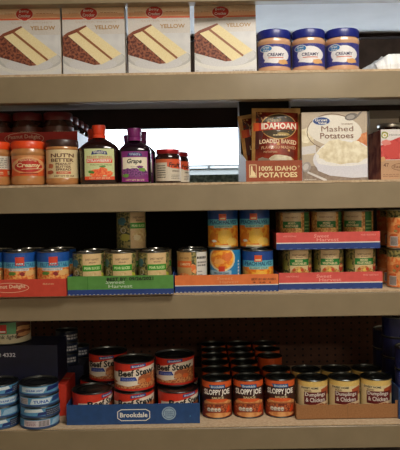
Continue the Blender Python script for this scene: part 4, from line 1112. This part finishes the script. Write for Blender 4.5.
# tuna stacks
ST = 1.69/F; HT = 10.8*ST
tun = [make_can('tuna_can', 19.7*ST, HT, ink((64, 130, 178)), tuna_art(v), ST, lid=SHADELID, rim=mat('blue_grey_steel', (96, 116, 140), .35, metal=.8)) for v in range(4)]
lv = ('bottom', 'second from bottom', 'third from bottom', 'top')
for px, Y, order, rz, nm in ((39.6, 1.680, (3, 2, 1, 0), (.1, .05, .0, .1), 'right'), (-.6, 1.682, (2, 3, 0, 2), (.3, -.4, .8, .5), 'left')):
    for i, v in enumerate(order):
        o = take(tun[v]); x = P(px+(0, .6, 0, -.3)[i], 405, Y).x; o.location = (x, Y, DZ[4]+i*(HT+.0002)); o.rotation_euler = (0, 0, rz[i]+math.atan2(-x, Y))
        tag(o, 'blue tuna can, %s in the %s stack at the shelf edge' % (lv[i], nm), 'can', 'stacked blue tuna cans')
# navy case with cans behind, seen past the navy carton
YQ = 1.93
xc, W = span(46, 84, YQ, 380)
zq = z_of(366, YQ, 66)-DZ[4]
qc = empty('navy_case', (xc, YQ, DZ[4])); mb = MB(); mb.box(-W/2, W/2, 0, .2, 0, zq, NCART, bev=.001); mb.build('carton_body', qc, 0)
mb = MB(); mb.box(-W/2+.001, W/2-.001, .098, .102, zq, zq+.0003, TAN); mb.build('tape_strip', qc, 0)
tag(qc, 'dark navy case at the back behind the beef stew', 'box')
SQ = 1.98/F
gt = make_can('dark_tuna_can', 11.2*SQ, 11.2*SQ, ink((26, 40, 70)), greytuna_art, SQ, lid=SHADELID, rim=SHADELID)
for px, n, Y in ((67.2, 3, 1.965), (88, 1, 2.0)):
    for i in range(n):
        o = take(gt); x = P(px, 355, Y).x
        if px == 88: x = P(79, 360, 2.06).x; Y = 2.06
        o.location = (x, Y, DZ[4]+zq+.0004+i*11.25*SQ); o.rotation_euler = (0, 0, math.atan2(-x, Y)+.2*i)
        tag(o, ('small dark tuna can, %s of the stack on the navy case' % ('bottom', 'middle', 'top')[i]) if n == 3 else 'lone small dark can at the back right corner of the navy case', 'can', 'small dark cans on the navy case')
# right end: dark blue cans and a blue tray
SR = 1.76/F
db = make_can('dark_blue_can', 18*SR, 21.5*SR, ink((34, 40, 92)), darkblue_art, SR, lid=LIDM, rim=STEEL)
BTY = mat('blue_open_tray', (22, 60, 110), .6)
YT = 1.668; xc, W = span(398.6, 442, YT, 400)
tr = make_tray('cardboard_tray', W, 32*YT/F, .148, BTY, None)
tr.location = (xc, YT, DZ[4]); tag(tr, 'tall blue tray at the right edge of the bottom shelf', 'tray')
def stack(px, Y, n, base, l):
    for i in range(n):
        o = take(db); x = P(px, 370, Y).x; o.location = (x, Y, DZ[4]+base+i*21.6*SR); o.rotation_euler = (0, 0, math.atan2(-x, Y)+.5*i)
        tag(o, 'dark blue can, %s, %s' % (('bottom', 'second', 'third', 'fourth')[i]+' from the shelf', l), 'can', 'dark blue cans at the right end of the bottom shelf')
p_ = P(418.5, 370, YT+.06)
stack(404.5, 1.765, 3, TT+.0006, 'front stack by the blue tray')
# stands inside the tray
for o in [q for q in bpy.data.objects if q.get('label', '').endswith('front stack by the blue tray')]:
    o.location.x = xc; o.location.y = YT+.054
stack(399, 1.865+.01, 4, 0, 'middle stack behind the blue tray')
stack(389, 1.985, 3, 0, 'rear stack left of the others')

# ================================================================== light
wd = bpy.data.worlds.new('sky'); scene.world = wd; wd.use_nodes = True
bg = wd.node_tree.nodes['Background']; bg.inputs[0].default_value = (.80, .90, 1.0, 1); bg.inputs[1].default_value = 6.0
def area(name, loc, size, power, col, target=None, portal=False):
    l = bpy.data.lights.new(name, 'AREA'); l.shape = 'RECTANGLE'; l.size, l.size_y = size; l.energy = power; l.color = col
    o = bpy.data.objects.new(name, l); COL.objects.link(o); o.location = loc
    if target: o.rotation_euler = (Vector(target)-Vector(loc)).to_track_quat('-Z', 'Y').to_euler()
    if portal: l.cycles.is_portal = True
    return o
area('window_portal', ((WX0+WX1)/2, YW+.14, (WZ0+WZ1)/2), (WX1-WX0+.1, WZ1-WZ0+.1), 1, (1, 1, 1), target=((WX0+WX1)/2, 0, (WZ0+WZ1)/2), portal=True)
LCOL = (1.0, .84, .62)
area('ceiling_light_near', (.46, .80, ZC-.03), (.7, .42), 25, (1.0, .94, .84))
area('ceiling_light_room', (.85, -2.35, ZC-.03), (.9, .3), 66, (1.0, .90, .76))
# nothing rests with its faces exactly in the board's plane
for o in COL.objects:
    if o.parent is None and 'category' in o and o is not rack:
        d = min(abs(o.location.z-z) for z in DZ.values())
        if d < 1e-5: o.location.z += .0004
        elif o['category'] in ('can', 'jar', 'pouch'): o.location.z += .0006
scene.view_settings.view_transform = 'Standard'; scene.view_settings.look = 'None'; scene.view_settings.gamma = 1
scene.view_settings.use_curve_mapping = False; scene.view_settings.exposure = 0.0
